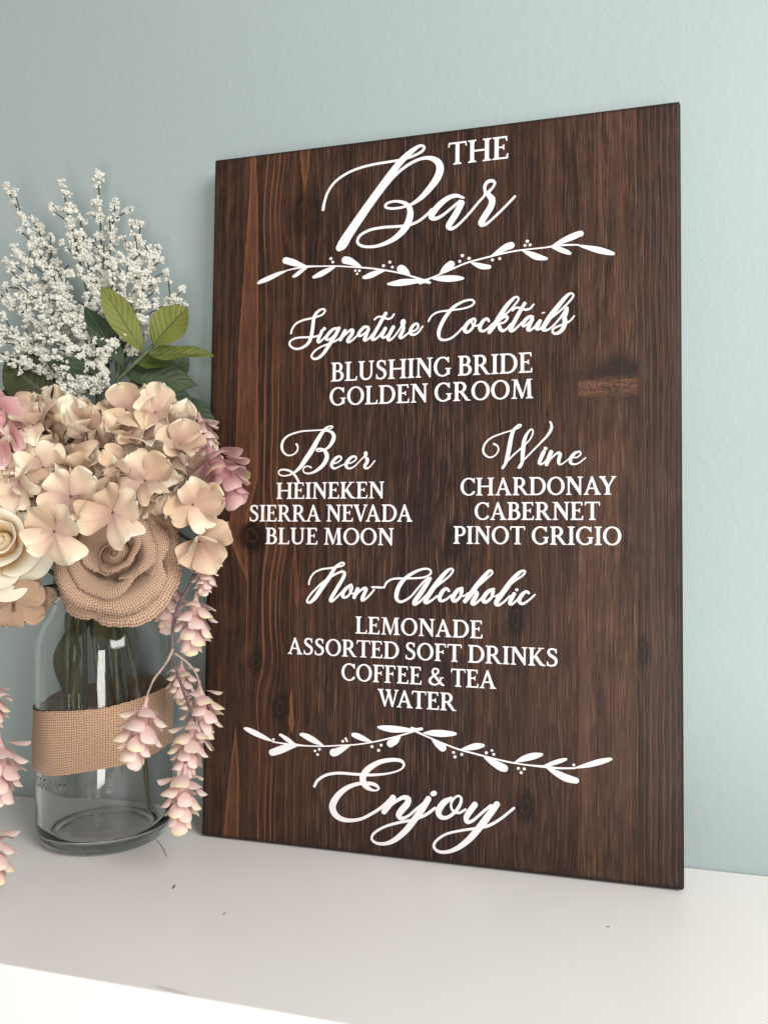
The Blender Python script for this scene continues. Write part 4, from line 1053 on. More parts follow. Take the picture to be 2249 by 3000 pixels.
# ------------------------------------------------------------------ flowers
def frame(normal, up):
    """rotation taking local Z to `normal` and local Y as near `up` as possible"""
    z = Vector(normal).normalized()
    y = Vector(up) - z * Vector(up).dot(z)
    y = y.normalized() if y.length > 1e-6 else z.orthogonal().normalized()
    x = y.cross(z)
    return Matrix((x, y, z)).transposed().to_quaternion()


def petal_mesh(name, L, W, mat, cup=0.25, curl=0.0, ruffle=0.08, seed=0, notch=0.0, a=0.75, b=4.0, nu=8, nv=9, pinch=0.0, tipw=0.05):
    """one petal: base at the origin, growing along Y, face up Z"""
    r = random.Random(seed)
    ph = [r.uniform(0, 6.28) for _ in range(6)]
    peak = max(((k / 60) ** a) * (1 - (k / 60) ** b) ** 0.5 for k in range(61))

    def fn(u, v):
        s = 2 * u - 1
        vv = 0.02 + 0.98 * (1 - (1 - v) ** 1.7)
        w = (vv ** a) * (max(0.0, 1 - vv ** b)) ** 0.5 / peak * W / 2
        if v > 0.999:
            w = W * tipw
        y = L * (vv - notch * (1 - abs(s)) ** 2 * max(0, vv - 0.7) * 2.0)
        y += L * (0.035 * math.sin(s * 5 + ph[0]) + 0.03 * math.sin(s * 9 + ph[5])) * vv ** 6
        sx = s * w / (W / 2)
        edge = abs(sx) ** 1.6 * (0.35 + 0.65 * vv)
        z = cup * W * 0.5 * (sx * sx) * (0.3 + 0.7 * vv) + curl * L * vv ** 2.2
        z += ruffle * L * (math.sin(4.2 * vv + ph[1] + 2.0 * s) * 0.45 * edge + math.sin(9.0 * vv + 3 * s + ph[2]) * 0.22 * edge + math.sin(4.0 * sx + ph[3]) * 0.42 * vv ** 3 + math.sin(9.0 * sx + ph[4]) * 0.14 * vv ** 4)
        z -= pinch * L * math.exp(-(s / 0.16) ** 2) * vv * (1 - vv)
        return (s * w, y, z)
    return grid(name, nu, nv, fn, mat)


def hydrangea_material():
    N = Nodes('hydrangea_petal')
    uv = N.sep(N.coord('UV'))
    rnd = N.n('ShaderNodeObjectInfo').outputs['Random']
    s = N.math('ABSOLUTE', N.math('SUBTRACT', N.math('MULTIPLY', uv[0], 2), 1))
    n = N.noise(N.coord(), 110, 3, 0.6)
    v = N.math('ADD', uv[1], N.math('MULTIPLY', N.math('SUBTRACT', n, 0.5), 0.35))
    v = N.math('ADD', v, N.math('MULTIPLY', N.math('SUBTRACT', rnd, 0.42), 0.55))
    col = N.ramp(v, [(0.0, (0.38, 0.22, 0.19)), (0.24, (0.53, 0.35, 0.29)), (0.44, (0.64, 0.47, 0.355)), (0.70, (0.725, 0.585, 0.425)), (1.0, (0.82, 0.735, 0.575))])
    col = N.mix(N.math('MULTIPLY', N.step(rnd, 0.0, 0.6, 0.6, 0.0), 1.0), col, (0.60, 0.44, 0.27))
    # veins fan out from the base
    fan = N.math('MULTIPLY', N.math('SUBTRACT', uv[0], 0.5), N.math('DIVIDE', 1.0, N.math('ADD', 0.25, N.math('MULTIPLY', uv[1], 0.75))))
    vein = N.math('ABSOLUTE', N.math('SINE', N.math('ADD', N.math('MULTIPLY', fan, 17), N.math('MULTIPLY', n, 3))))
    vm = N.math('MULTIPLY', N.step(vein, 0.0, 0.22, 1, 0), N.step(uv[1], 0.75, 1.0, 0.30, 0.0))
    col = N.mix(vm, col, (0.40, 0.22, 0.17))
    weave = N.noise(N.coord(), 1500, 2, 0.6)
    hgt = N.math('ADD', N.math('MULTIPLY', vein, 0.5), N.math('MULTIPLY', weave, 0.35))
    nrm = N.bump(hgt, 0.22, 0.0005)
    N.set(color=col, rough=0.78, spec=0.2, sheen=0.12, normal=nrm)
    translucent(N, col, 0.13)
    return N.m


def plain_cloth(name, inner, outer, trans=0.2, rough=0.75, vary=0.0, vary_col=(0.8, 0.75, 0.3), lo=0.0):
    N = Nodes(name)
    uv = N.sep(N.coord('UV'))
    n = N.noise(N.coord(), 150, 3, 0.6)
    v = N.math('ADD', uv[1], N.math('MULTIPLY', N.math('SUBTRACT', n, 0.5), 0.3))
    col = N.mix(N.step(v, 0.05, 0.85), inner, outer)
    rnd = N.n('ShaderNodeObjectInfo').outputs['Random']
    if vary:
        m = N.math('MULTIPLY', N.step(rnd, 1.0 - vary - 0.05, 1.0 - vary + 0.05), N.step(v, lo, 0.9, 0.0, 0.95))
        col = N.mix(m, col, vary_col)
    col = N.mix(N.math('MULTIPLY', N.step(rnd, 0.0, 0.35, 0.35, 0.0), 1), col, inner)
    weave = N.noise(N.coord(), 1400, 2, 0.6)
    nrm = N.bump(weave, 0.15, 0.0004)
    N.set(color=col, rough=rough, spec=0.25, normal=nrm)
    translucent(N, col, trans)
    return N.m


def stem_material(name, a, b):
    N = Nodes(name)
    n = N.noise(N.coord(), 260, 3, 0.6)
    return N.set(color=N.mix(N.step(n, 0.3, 0.7), a, b), rough=0.6, spec=0.3, normal=N.bump(n, 0.3, 0.0006))


HYD = hydrangea_material()
GREEN_STEM = stem_material('green_stem', (0.075, 0.095, 0.050), (0.135, 0.150, 0.080))
CREAM = plain_cloth('cream_petal', (0.88, 0.68, 0.40), (0.89, 0.83, 0.68), 0.3)
PINK = plain_cloth('hop_bract', (0.70, 0.47, 0.43), (0.84, 0.69, 0.625), 0.25, 0.7, 0.30, (0.85, 0.75, 0.46), 0.25)
BRIGHT_PINK = plain_cloth('bright_hop_bract', (0.80, 0.47, 0.47), (0.89, 0.68, 0.67), 0.22, 0.7)
MAUVE = plain_cloth('mauve_hop_bract', (0.50, 0.26, 0.26), (0.71, 0.48, 0.45), 0.2, 0.7, 0.18, (0.62, 0.50, 0.2), 0.4)
LINEN = burlap_material('linen_petal', 0.95, (0.58, 0.385, 0.255), (0.34, 0.19, 0.115), 0.25)
VINE = stem_material('vine_stem', (0.070, 0.045, 0.050), (0.15, 0.11, 0.11))
TAN_STEM = stem_material('wrapped_stem', (0.26, 0.20, 0.155), (0.42, 0.33, 0.26))
DARK_CENTRE = stem_material('floret_centre', (0.10, 0.055, 0.045), (0.20, 0.12, 0.09))


def into_jar(start, neck_side, neck_depth, foot_side, foot_depth, foot_z=0.058):
    """path of a stem: from a flower down through the jar's neck to its floor"""
    neck = JAR + SIDE_H * neck_side - TO_CAM_H * neck_depth
    ft = JAR + SIDE_H * foot_side - TO_CAM_H * foot_depth
    return [Vector(start), neck + UP * 0.165, neck.lerp(ft, 0.25) + UP * 0.125, neck.lerp(ft, 0.55) + UP * 0.085, neck.lerp(ft, 0.8) + UP * foot_z]


def stem_mesh(name, pts, r0, r1, mat, origin, sides=8, sub=6):
    c = catmull([tuple(p) for p in pts], sub)
    rad = [r0 + (r1 - r0) * k / (len(c) - 1) for k in range(len(c))]
    v, f = tube_geo([Vector(p) - Vector(origin) for p in c], rad, sides)
    return mesh(name, v, f, True, None, mat)


# ---- hydrangea heads
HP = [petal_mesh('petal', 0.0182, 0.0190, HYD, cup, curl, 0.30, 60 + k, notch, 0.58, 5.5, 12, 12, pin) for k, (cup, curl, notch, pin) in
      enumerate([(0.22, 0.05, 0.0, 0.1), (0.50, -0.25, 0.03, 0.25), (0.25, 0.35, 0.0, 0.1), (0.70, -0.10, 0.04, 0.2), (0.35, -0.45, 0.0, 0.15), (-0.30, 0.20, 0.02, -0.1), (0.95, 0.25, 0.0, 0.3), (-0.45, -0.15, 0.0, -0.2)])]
cv, cf = tube_geo([Vector((0, 0, -0.012)), Vector((0, 0, -0.002)), Vector((0, 0, 0.0006)), Vector((0, 0, 0.0013))], [0.0005, 0.0007, 0.0012, 0.0006], 7)
FLORET_CORE = mesh('floret', cv, cf, True, None, DARK_CENTRE)


def floret(head, origin, pos, normal, spin, size, tilt, r):
    q = frame(normal, UP) @ Quaternion((0, 0, 1), spin)
    fl = link('floret', FLORET_CORE, head, loc=Vector(pos) - origin, quat=q, scale=size)
    for k in range(4):
        a = k * math.pi / 2 + r.uniform(-0.16, 0.16)
        t = tilt + r.choice((-0.25, -0.1, 0.05, 0.2, 0.45, 0.75)) + r.uniform(-0.15, 0.15)
        qq = Quaternion((0, 0, 1), a) @ Quaternion((1, 0, 0), t)
        link('petal', HP[r.randrange(len(HP))], fl, loc=(0, 0, 0.0002 + 0.00025 * k), quat=qq, scale=r.uniform(0.86, 1.1))
    return fl


def hydrangea(label, centre, rad, fixed, seed, count, stem_pts, squash=(1, 1, 1)):
    r = random.Random(seed)
    origin = Vector(centre)
    head = thing('hydrangea', label, 'flower', origin, 'hydrangea heads')
    link('stem', stem_mesh('stem', stem_pts, 0.0017, 0.0015, GREEN_STEM, origin), head)
    placed = []
    for (px, py, depth, tx, ty, spin, size, tilt) in fixed:
        p = at(px, py, depth)
        n = -FWD + RIGHT * tx + UP * ty
        placed.append((p - origin).normalized())
        floret(head, origin, p, n, spin, size, tilt, r)
    tries = 0
    front = (-FWD * 0.9 + UP * 0.25).normalized()
    while len(placed) < count and tries < 4000:
        tries += 1
        d = Vector((r.gauss(0, 1), r.gauss(0, 1), r.gauss(0, 1))).normalized()
        if d.dot(front) < -0.35 or d.z < -0.62:
            continue
        if any(d.angle(e) < 0.36 for e in placed):
            continue
        placed.append(d)
        dd = Vector((d.x * squash[0], d.y * squash[1], d.z * squash[2]))
        n = (d + Vector((r.gauss(0, 0.50), r.gauss(0, 0.50), r.gauss(0, 0.50)))).normalized()
        floret(head, origin, origin + dd * rad * r.uniform(0.78, 1.0), n, r.uniform(0, 6.28), r.uniform(0.88, 1.08), r.uniform(0.10, 0.95), r)
    inner = []
    tries = 0
    while len(inner) < 30 and tries < 3000:          # a second, deeper layer closes the gaps
        tries += 1
        d = Vector((r.gauss(0, 1), r.gauss(0, 1), r.gauss(0, 1))).normalized()
        if d.dot(front) < 0.0 or d.z < -0.5 or any(d.angle(e) < 0.38 for e in inner):
            continue
        inner.append(d)
        n = (d + Vector((r.gauss(0, 0.35), r.gauss(0, 0.35), r.gauss(0, 0.35)))).normalized()
        floret(head, origin, origin + d * rad * r.uniform(0.62, 0.78), n, r.uniform(0, 6.28), r.uniform(0.95, 1.1), r.uniform(0.1, 0.5), r)
    # core that the florets are wired to
    v, f = tube_geo([Vector((0, 0, -rad * 0.6)), Vector((0, 0, -rad * 0.3)), Vector((0, 0, 0)), Vector((0, 0, rad * 0.3)), Vector((0, 0, rad * 0.5))], [rad * k for k in (0.15, 0.42, 0.5, 0.4, 0.12)], 12)
    link('flower_core', mesh('flower_core', v, f, True, None, stem_material('flower_core', (0.20, 0.13, 0.08), (0.33, 0.22, 0.14))), head)
    return head


cA = at(405, 1395, 0.535)
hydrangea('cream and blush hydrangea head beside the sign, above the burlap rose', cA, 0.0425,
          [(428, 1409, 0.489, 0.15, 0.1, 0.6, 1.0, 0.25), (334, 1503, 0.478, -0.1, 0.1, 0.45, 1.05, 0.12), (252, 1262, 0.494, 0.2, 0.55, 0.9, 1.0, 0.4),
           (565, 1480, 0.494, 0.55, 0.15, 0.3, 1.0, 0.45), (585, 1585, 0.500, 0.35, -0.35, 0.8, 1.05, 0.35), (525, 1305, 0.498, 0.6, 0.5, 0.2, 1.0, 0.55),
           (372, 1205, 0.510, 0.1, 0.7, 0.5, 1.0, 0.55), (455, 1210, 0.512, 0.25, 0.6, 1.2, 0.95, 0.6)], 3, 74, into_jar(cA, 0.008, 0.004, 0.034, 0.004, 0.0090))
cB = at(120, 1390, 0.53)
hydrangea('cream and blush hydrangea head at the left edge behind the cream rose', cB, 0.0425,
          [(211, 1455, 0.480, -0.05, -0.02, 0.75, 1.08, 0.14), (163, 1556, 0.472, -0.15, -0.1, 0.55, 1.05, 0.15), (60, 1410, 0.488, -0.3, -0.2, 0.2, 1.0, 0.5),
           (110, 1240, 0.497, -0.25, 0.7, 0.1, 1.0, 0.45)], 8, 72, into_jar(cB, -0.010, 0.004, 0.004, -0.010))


# ---- roses built from nested cupped petals
def rose_petal(name, R, r0, h0, h1, a0, span, mat, seed, flare=0.25, fray=0.0, spiral=0.08, curl=0.18, mm=True, wav=0.05, nu=34, nv=11):
    r = random.Random(seed)
    ph = [r.uniform(0, 6.28) for _ in range(5)]
    jit = [r.uniform(-1, 1) for _ in range(nu + 1)]

    def fn(u, v):
        a = a0 + span * u
        side = 1 - (abs(2 * u - 1)) ** 4 * 0.30
        rim = R * (1 + spiral * (u - 0.5) + wav * math.sin(3 * a + ph[0]) * 0.6 + wav * math.sin(7 * a + ph[1]) * 0.35)
        vv = v * side
        rho = r0 + (rim - r0) * (vv ** 0.85)
        h = h0 + (h1 - h0) * (1 - (1 - vv) ** 2.0) + 0.12 * (h1 - h0) * math.sin(2 * a + ph[2]) * vv
        if vv > 0.72:
            k = (vv - 0.72) / 0.28
            rho += flare * (R - r0) * k * k * 0.5
            h -= curl * R * k * k * (0.75 + 0.4 * math.sin(2 * a + ph[3]))
        if fray and v > 0.9:
            rho += fray * jit[int(round(u * nu))]
        return (rho * math.cos(a), rho * math.sin(a), h)
    uvf = (lambda u, v: (span * u * R * 1000 * 0.85, v * (R - r0 + abs(h1 - h0)) * 1000 * 0.95)) if mm else None
    return grid(name, nu, nv, fn, mat, False, uvf)


def rose(name, label, centre, normal, up, rings, mat, stem_pts, burlap, seed):
    origin = Vector(centre)
    root = thing(name, label, 'flower', origin)
    q = frame(normal, up)
    r = random.Random(seed)
    for (R, r0, h0, h1, n, span, dy, flare, curl) in rings:
        start = r.uniform(0, 6.28)
        for k in range(n):
            me = rose_petal('petal', R * r.uniform(0.96, 1.04), r0, h0, h1 * r.uniform(0.95, 1.05), start + k * 2 * math.pi / n, span, mat, r.randrange(9999), flare,
                            0.00055 if burlap else 0.0, 0.12, curl, True if burlap else False, 0.06 if burlap else 0.05, 72 if burlap else 34)
            o = link('petal', me, root, loc=q @ Vector((0, dy, 0)), quat=q)
            if burlap:
                md = o.modifiers.new('thickness', 'SOLIDIFY')
                md.thickness = 0.0006
    # rolled bud in the middle
    R, hb = rings[0][0] * (0.72 if burlap else 0.62), rings[0][3] * (0.92 if burlap else 0.98)
    turns = 1.45 if burlap else 2.0

    def bud(u, v):
        a = u * turns * 2 * math.pi + 1.0
        rad = R * (0.10 + 0.90 * u ** 0.8) * (0.72 + 0.28 * math.sin(math.pi * min(v * 1.1, 1))) * (1 + 0.05 * math.sin(2 * a + 1))
        z = hb * (0.15 + 0.82 * v) - R * 0.35 * u * v + 0.0006 * math.sin(3 * a)
        if v > 0.6:
            rad *= 1 - (0.75 * (1 - u) + 0.05) * ((v - 0.6) / 0.4) ** 2
        return (rad * math.cos(a), rad * math.sin(a), z)
    bm_ = grid('bud', 90, 8, bud, mat, False, (lambda u, v: (u * 80, v * 14)) if burlap else None)
    o = link('bud', bm_, root, quat=q)
    if burlap:
        md = o.modifiers.new('thickness', 'SOLIDIFY')
        md.thickness = 0.0006
    hc, rc = rings[0][3], rings[0][0]
    v, f = tube_geo([Vector((0, 0, -0.006)), Vector((0, 0, -0.002)), Vector((0, 0, hc * 0.25)), Vector((0, 0, hc * 0.6)), Vector((0, 0, hc * 0.72))], [0.003, rc * 0.8, rc * 0.75, rc * 0.45, rc * 0.1], 14)
    link('flower_core', mesh('flower_core', v, f, True, None, CORE_TAN if burlap else CORE_CREAM), root, quat=q)
    link('stem', stem_mesh('stem', stem_pts, 0.0016, 0.0014, GREEN_STEM, origin), root)
    return root


CORE_TAN = stem_material('rose_core', (0.20, 0.12, 0.07), (0.30, 0.19, 0.12))
CORE_CREAM = stem_material('rose_core', (0.62, 0.44, 0.24), (0.72, 0.55, 0.33))
cR = at(353, 1640, 0.510)
rose('burlap_rose', 'large open rose folded from brown burlap, at the mouth of the jar', cR, (-FWD + UP * 0.30 + RIGHT * 0.02), UP,
     [(0.0165, 0.006, 0.000, 0.0220, 2, 4.2, 0.003, 0.20, 0.06), (0.0245, 0.008, -0.002, 0.0235, 2, 3.9, 0.0005, 0.30, 0.14),
      (0.0315, 0.009, -0.004, 0.0165, 2, 3.8, -0.002, 0.40, 0.20), (0.0365, 0.009, -0.006, 0.0060, 3, 2.9, -0.003, 0.40, 0.20)], BURLAP, into_jar(cR, 0.004, -0.012, 0.012, -0.016), True, 21)
cC = at(16, 1598, 0.500)
rose('cream_rose', 'creamy white rose at the left edge, beside the burlap rose', cC, (-FWD + UP * 0.22 + RIGHT * 0.20), UP,
     [(0.0105, 0.005, 0.000, 0.0215, 2, 4.0, 0.002, 0.1, 0.04), (0.0165, 0.006, -0.002, 0.0205, 2, 3.6, 0.001, 0.2, 0.07), (0.0225, 0.007, -0.004, 0.0150, 3, 2.7, -0.002, 0.35, 0.12),
      (0.0265, 0.007, -0.005, 0.0045, 3, 2.5, -0.003, 0.4, 0.12)], CREAM, into_jar(cC, -0.022, -0.004, -0.016, 0.010), False, 33)


# ---- linen blossom hanging at the lower left
def open_blossom(name, label, centre, normal, n, L, W, mat, stem_pts, seed, layers=((0.25, 1.0),), spin=0.0):
    origin = Vector(centre)
    root = thing(name, label, 'flower', origin)
    q = frame(normal, UP)
    r = random.Random(seed)
    for tilt, sc in layers:
        s0 = spin
        spin += 0.5
        for k in range(n):
            me = petal_mesh('petal', L * sc * r.uniform(0.92, 1.08), W * sc * r.uniform(0.92, 1.08), mat, r.uniform(0.15, 0.4), r.uniform(-0.3, -0.05), 0.10, r.randrange(999), 0.0, 0.6, 4.5, 10, 10)
            uvl = me.uv_layers[0].data
            for e in uvl:
                e.uv = (e.uv[0] * W * 1000, e.uv[1] * L * 1000)
            qq = q @ Quaternion((0, 0, 1), s0 + k * 2 * math.pi / n + r.uniform(-0.1, 0.1)) @ Quaternion((1, 0, 0), tilt + r.uniform(-0.1, 0.1))
            link('petal', me, root, quat=qq)
    link('flower_core', mesh('flower_core', *tube_geo([Vector((0, 0, -0.006)), q @ Vector((0, 0, 0.0)), q @ Vector((0, 0, 0.0015))], [0.0008, 0.0012, 0.0005], 8), True, None, CORE_TAN), root)
    link('stem', stem_mesh('stem', stem_pts, 0.0018, 0.0016, GREEN_STEM, origin), root)
    return root


cL = at(42, 1764, 0.498)
open_blossom('linen_blossom', 'beige linen blossom with rounded petals under the cream rose', cL, (-FWD + UP * -0.55 + RIGHT * 0.1), 5, 0.0200, 0.0185, LINEN,
             into_jar(cL + UP * 0.004 - FWD * -0.006, -0.024, -0.010, -0.022, 0.004), 4, ((0.15, 1.0), (-0.25, 1.12)), 0.35)


# ---- hops: drooping cones of overlapping bracts on a vine
def bract_set(mat, seed):
    return [petal_mesh('bract', 0.0116, 0.0106, mat, 0.60, c, 0.05, seed + k, 0.0, 0.55, 2.0, 8, 9, 0.0, 0.02) for k, c in enumerate((0.10, 0.18, 0.02))]


BR = {'pink': bract_set(PINK, 300), 'bright': bract_set(BRIGHT_PINK, 310), 'mauve': bract_set(MAUVE, 320)}
cv, cf = tube_geo([Vector((0, 0, 0.004)), Vector((0, 0, 0)), Vector((0, 0, -0.006)), Vector((0, 0, -0.016)), Vector((0, 0, -0.024)), Vector((0, 0, -0.028))], [0.0009, 0.0012, 0.0036, 0.0042, 0.003, 0.001], 8)
CONE_CORE = {k: mesh('hop_cone', cv, cf, True, None, m) for k, m in (('pink', PINK), ('bright', BRIGHT_PINK), ('mauve', MAUVE))}


def hop_cone(root, pos, axis, size, kind, seed, n=22):
    """pos: where the stem enters; axis: the way the cone hangs"""
    r = random.Random(seed)
    q = frame(-Vector(axis), RIGHT + FWD * r.uniform(-0.5, 0.5))
    cone = link('hop_cone', CONE_CORE[kind], root, loc=Vector(pos) - root.location, quat=q, scale=size)
    for i in range(n):
        t = i / (n - 1)
        a = i * 2.39996 + r.uniform(-0.12, 0.12)
        z = -0.0015 - 0.0235 * t
        rc = 0.0015 + 0.0042 * math.sin(math.pi * (0.12 + 0.8 * t))
        el = 1.45 - 1.08 * t + r.uniform(-0.12, 0.12)          # angle between bract and the cone's axis
        out = Vector((math.cos(a), math.sin(a), 0))
        y = out * math.sin(el) + Vector((0, 0, -1)) * math.cos(el)
        nrm = out * math.cos(el) + Vector((0, 0, 1)) * math.sin(el)
        link('bract', BR[kind][r.randrange(3)], cone, loc=out * rc + Vector((0, 0, z)), quat=frame(-nrm, y), scale=r.uniform(0.85, 1.12) * (1.0 - 0.18 * t))
    return cone


def vine(name, label, origin, stems, cones, group='hop vines'):
    root = thing(name, label, 'flower vine', origin, group)
    for pts, r0, r1, mat in stems:
        link('stem', stem_mesh('stem', [at(*p) if len(p) == 3 and p[1] > 5 else Vector(p) for p in pts], r0, r1, mat, Vector(origin), 7, 5), root)
    for i, (px, py, d, ax, size, kind) in enumerate(cones):
        axis = DOWN + RIGHT * ax[0] - FWD * ax[1]
        hop_cone(root, at(px, py, d), axis, size, kind, hash(label) % 1 + i * 17 + int(px))
    return root


o1 = at(560, 1600, 0.515)
vine('hop_vine', 'trailing vine of pale pink hops hanging beside the jar along the edge of the sign', o1,
     [([(520, 1560, 0.530), (586, 1612, 0.508), (562, 1702, 0.500), (526, 1770, 0.496), (508, 1837, 0.492), (506, 1907, 0.490), (521, 1972, 0.488), (547, 2050, 0.486), (577, 2119, 0.486), (626, 2196, 0.488)], 0.0013, 0.0007, VINE),
      ([(508, 1900, 0.490), (490, 1938, 0.484), (470, 1965, 0.476), (452, 1989, 0.472), (438, 2020, 0.468), (423, 2060, 0.466)], 0.0010, 0.0005, TAN_STEM),
      ([(512, 1915, 0.490), (535, 1930, 0.490), (562, 1955, 0.491), (580, 1985, 0.493), (586, 2022, 0.494)], 0.0008, 0.0005, TAN_STEM),
      ([(590, 1600, 0.506), (596, 1640, 0.504), (600, 1648, 0.503)], 0.0006, 0.0005, VINE),
      ([(596, 1655, 0.503), (590, 1700, 0.503), (582, 1745, 0.503), (578, 1756, 0.503)], 0.0006, 0.0006, TAN_STEM),
      ([(577, 2110, 0.486), (572, 2160, 0.482), (556, 2215, 0.480), (545, 2250, 0.478)], 0.0006, 0.0005, TAN_STEM)],
     [(602, 1645, 0.503, (0.0, 0.1), 0.62, 'pink'), (574, 1752, 0.503, (-0.06, 0.1), 1.02, 'pink'), (506, 1715, 0.524, (-0.12, 0.1), 0.9, 'pink'), (427, 2062, 0.466, (-0.18, 0.15), 1.02, 'pink'),
      (584, 2012, 0.496, (0.10, 0.1), 0.98, 'pink'), (572, 2112, 0.489, (-0.16, 0.2), 0.95, 'pink'), (542, 2258, 0.478, (-0.06, 0.1), 1.0, 'pink'), (532, 1945, 0.520, (0.0, 0.0), 0.72, 'pink')])
o2 = at(560, 1215, 0.535)
vine('hop_vine', 'short sprig with a dusky mauve hop cone lying against the sign by the hydrangea', o2,
     [([(480, 1190, 0.545), (540, 1212, 0.530), (578, 1228, 0.520), (595, 1262, 0.512), (615, 1310, 0.506), (628, 1335, 0.503)], 0.0011, 0.0006, TAN_STEM)],
     [(585, 1222, 0.516, (0.25, 0.2), 0.75, 'pink'), (612, 1312, 0.505, (0.55, 0.3), 1.28, 'mauve'), (606, 1560, 0.512, (0.3, 0.1), 0.7, 'pink')])
o3 = at(-30, 1210, 0.49)
vine('hop_vine', 'bright pink hop cone at the left edge, above the cream rose', o3,
     [([(-60, 1150, 0.51), (-20, 1180, 0.495), (5, 1195, 0.485)], 0.0012, 0.0008, TAN_STEM)],
     [(10, 1205, 0.492, (-0.05, 1.3), 1.55, 'bright')])
o4 = at(-60, 1800, 0.49)
vine('hop_vine', 'trailing vine of peach pink hops hanging at the far left edge', o4,
     [([(-30, 1770, 0.505), (-70, 1860, 0.49), (-60, 1980, 0.475), (-30, 2100, 0.468), (-10, 2160, 0.463), (-25, 2280, 0.460), (-20, 2425, 0.458)], 0.0013, 0.0007, VINE)],
     [(-26, 2005, 0.470, (0.1, 0.1), 0.78, 'pink'), (-4, 2160, 0.462, (0.08, 0.15), 1.10, 'pink'), (-20, 2425, 0.458, (0.06, 0.1), 0.95, 'pink')])


# ---- leaves
def leaf_material(name, a, b, vein, trans=0.25):
    N = Nodes(name)
    uv = N.sep(N.coord('UV'))
    s = N.math('ABSOLUTE', N.math('SUBTRACT', N.math('MULTIPLY', uv[0], 2), 1))
    n = N.noise(N.coord(), 70, 3, 0.6)
    rnd = N.n('ShaderNodeObjectInfo').outputs['Random']
    col = N.mix(N.step(N.math('ADD', n, N.math('MULTIPLY', N.math('SUBTRACT', rnd, 0.5), 0.4)), 0.35, 0.65), a, b)
    side = N.math('ABSOLUTE', N.math('SINE', N.math('SUBTRACT', N.math('MULTIPLY', uv[1], 24), N.math('MULTIPLY', s, 7))))
    vm = N.math('MULTIPLY', N.step(side, 0.0, 0.20, 1, 0), 0.40)
    mid = N.step(s, 0.02, 0.09, 1, 0)
    col = N.mix(N.math('MAXIMUM', vm, N.math('MULTIPLY', mid, 0.85)), col, vein)
    h = N.math('SUBTRACT', side, N.math('MULTIPLY', mid, 1.2))
    nrm = N.bump(h, 0.4, 0.0009)
    N.set(color=col, rough=0.55, spec=0.35, normal=nrm)
    translucent(N, tuple(min(1, v * 1.3) for v in b), trans)
    return N.m


LIME = leaf_material('lime_leaf', (0.105, 0.140, 0.030), (0.200, 0.215, 0.045), (0.080, 0.115, 0.050), 0.30)
DEEP = leaf_material('deep_shaded_leaf', (0.036, 0.060, 0.032), (0.068, 0.098, 0.044), (0.090, 0.130, 0.075), 0.12)  # deep green, with the shade on these leaves also put into the colour
OLIVE = leaf_material('olive_leaf', (0.060, 0.068, 0.028), (0.115, 0.105, 0.042), (0.13, 0.14, 0.07), 0.22)


def leaf_mesh(L, W, mat, seed, serr=0.06, fold=0.25, curl=-0.25, a=0.7, b=1.8, wave=0.03):
    r = random.Random(seed)
    p1 = r.uniform(0, 6)
    peak = max(((k / 60) ** a) * (1 - (k / 60) ** b) for k in range(61))

    def fn(u, v):
        s = 2 * u - 1
        w = (v ** a) * (1 - v ** b) / peak * W / 2 + 0.0003
        saw = ((v * 17) % 1.0)
        edge = 1 + serr * (saw - 0.5) * 2 * (abs(s) > 0.99)
        z = fold * abs(s) * w + curl * L * v * v + wave * L * math.sin(v * 9 + p1 + s) * abs(s)
        return (s * w * edge, v * L, z)
    return grid('leaf', 8, 34, fn, mat)


def put_leaf(root, base, tip, width, mat, seed, face, serr=0.07, fold=0.28, curl=-0.2, a=0.7, b=1.8):
    B, T = at(*base), at(*tip)
    d = T - B
    me = leaf_mesh(d.length * 1.04, width, mat, seed, serr, fold, curl, a, b)
    n = -FWD + RIGHT * face[0] + UP * face[1]
    ax = d.normalized()
    # the curl lifts the tip: lean the blade so that the tip still lands on T
    q = frame(n, ax)
    y = q @ Vector((0, 1, 0))
    fix = y.rotation_difference(ax)
    return link('leaf', me, root, loc=B - root.location, quat=fix @ q)


o = at(338, 1140, 0.545)
lv = thing('leafy_sprig', 'leafy sprig with yellow green serrated leaves beside the top of the hydrangea', 'foliage', o, 'leafy sprigs')
link('stem', stem_mesh('stem', [at(494, 958, 0.545), at(455, 1005, 0.545), at(414, 1047, 0.545), at(365, 1095, 0.546), at(338, 1140, 0.548), at(330, 1300, 0.55)] + into_jar(at(330, 1400, 0.55), 0.0, 0.012, 0.018, 0.016), 0.0011, 0.0019, GREEN_STEM, o), lv)
put_leaf(lv, (416, 1030, 0.542), (304, 842, 0.528), 0.0175, LIME, 1, (0.15, 0.35), 0.02, 0.30, -0.10, 0.8, 2.0)
put_leaf(lv, (450, 1008, 0.540), (540, 900, 0.538), 0.0255, LIME, 2, (-0.1, 0.15), 0.07, 0.18, -0.10, 0.5, 3.2)
put_leaf(lv, (438, 1040, 0.543), (616, 1030, 0.545), 0.0140, LIME, 3, (0.0, 0.75), 0.07, 0.30, -0.08, 0.55, 1.6)
put_leaf(lv, (400, 1060, 0.548), (500, 1058, 0.552), 0.0160, LIME, 4, (0.2, 0.8), 0.06, 0.2, -0.1, 0.6, 1.8)
o = at(335, 1160, 0.555)
lv = thing('leafy_sprig', 'dark green leafy sprig spreading toward the sign behind the hydrangea', 'foliage', o, 'leafy sprigs')
link('stem', stem_mesh('stem', [at(520, 1120, 0.562), at(430, 1130, 0.558), at(370, 1150, 0.555), at(345, 1220, 0.553)] + into_jar(at(340, 1400, 0.555), 0.006, 0.016, 0.022, 0.006), 0.0011, 0.0019, GREEN_STEM, o), lv)
put_leaf(lv, (370, 1090, 0.552), (572, 1120, 0.556), 0.0215, DEEP, 5, (-0.1, 0.45), 0.06, 0.2, -0.08, 0.6, 1.9)
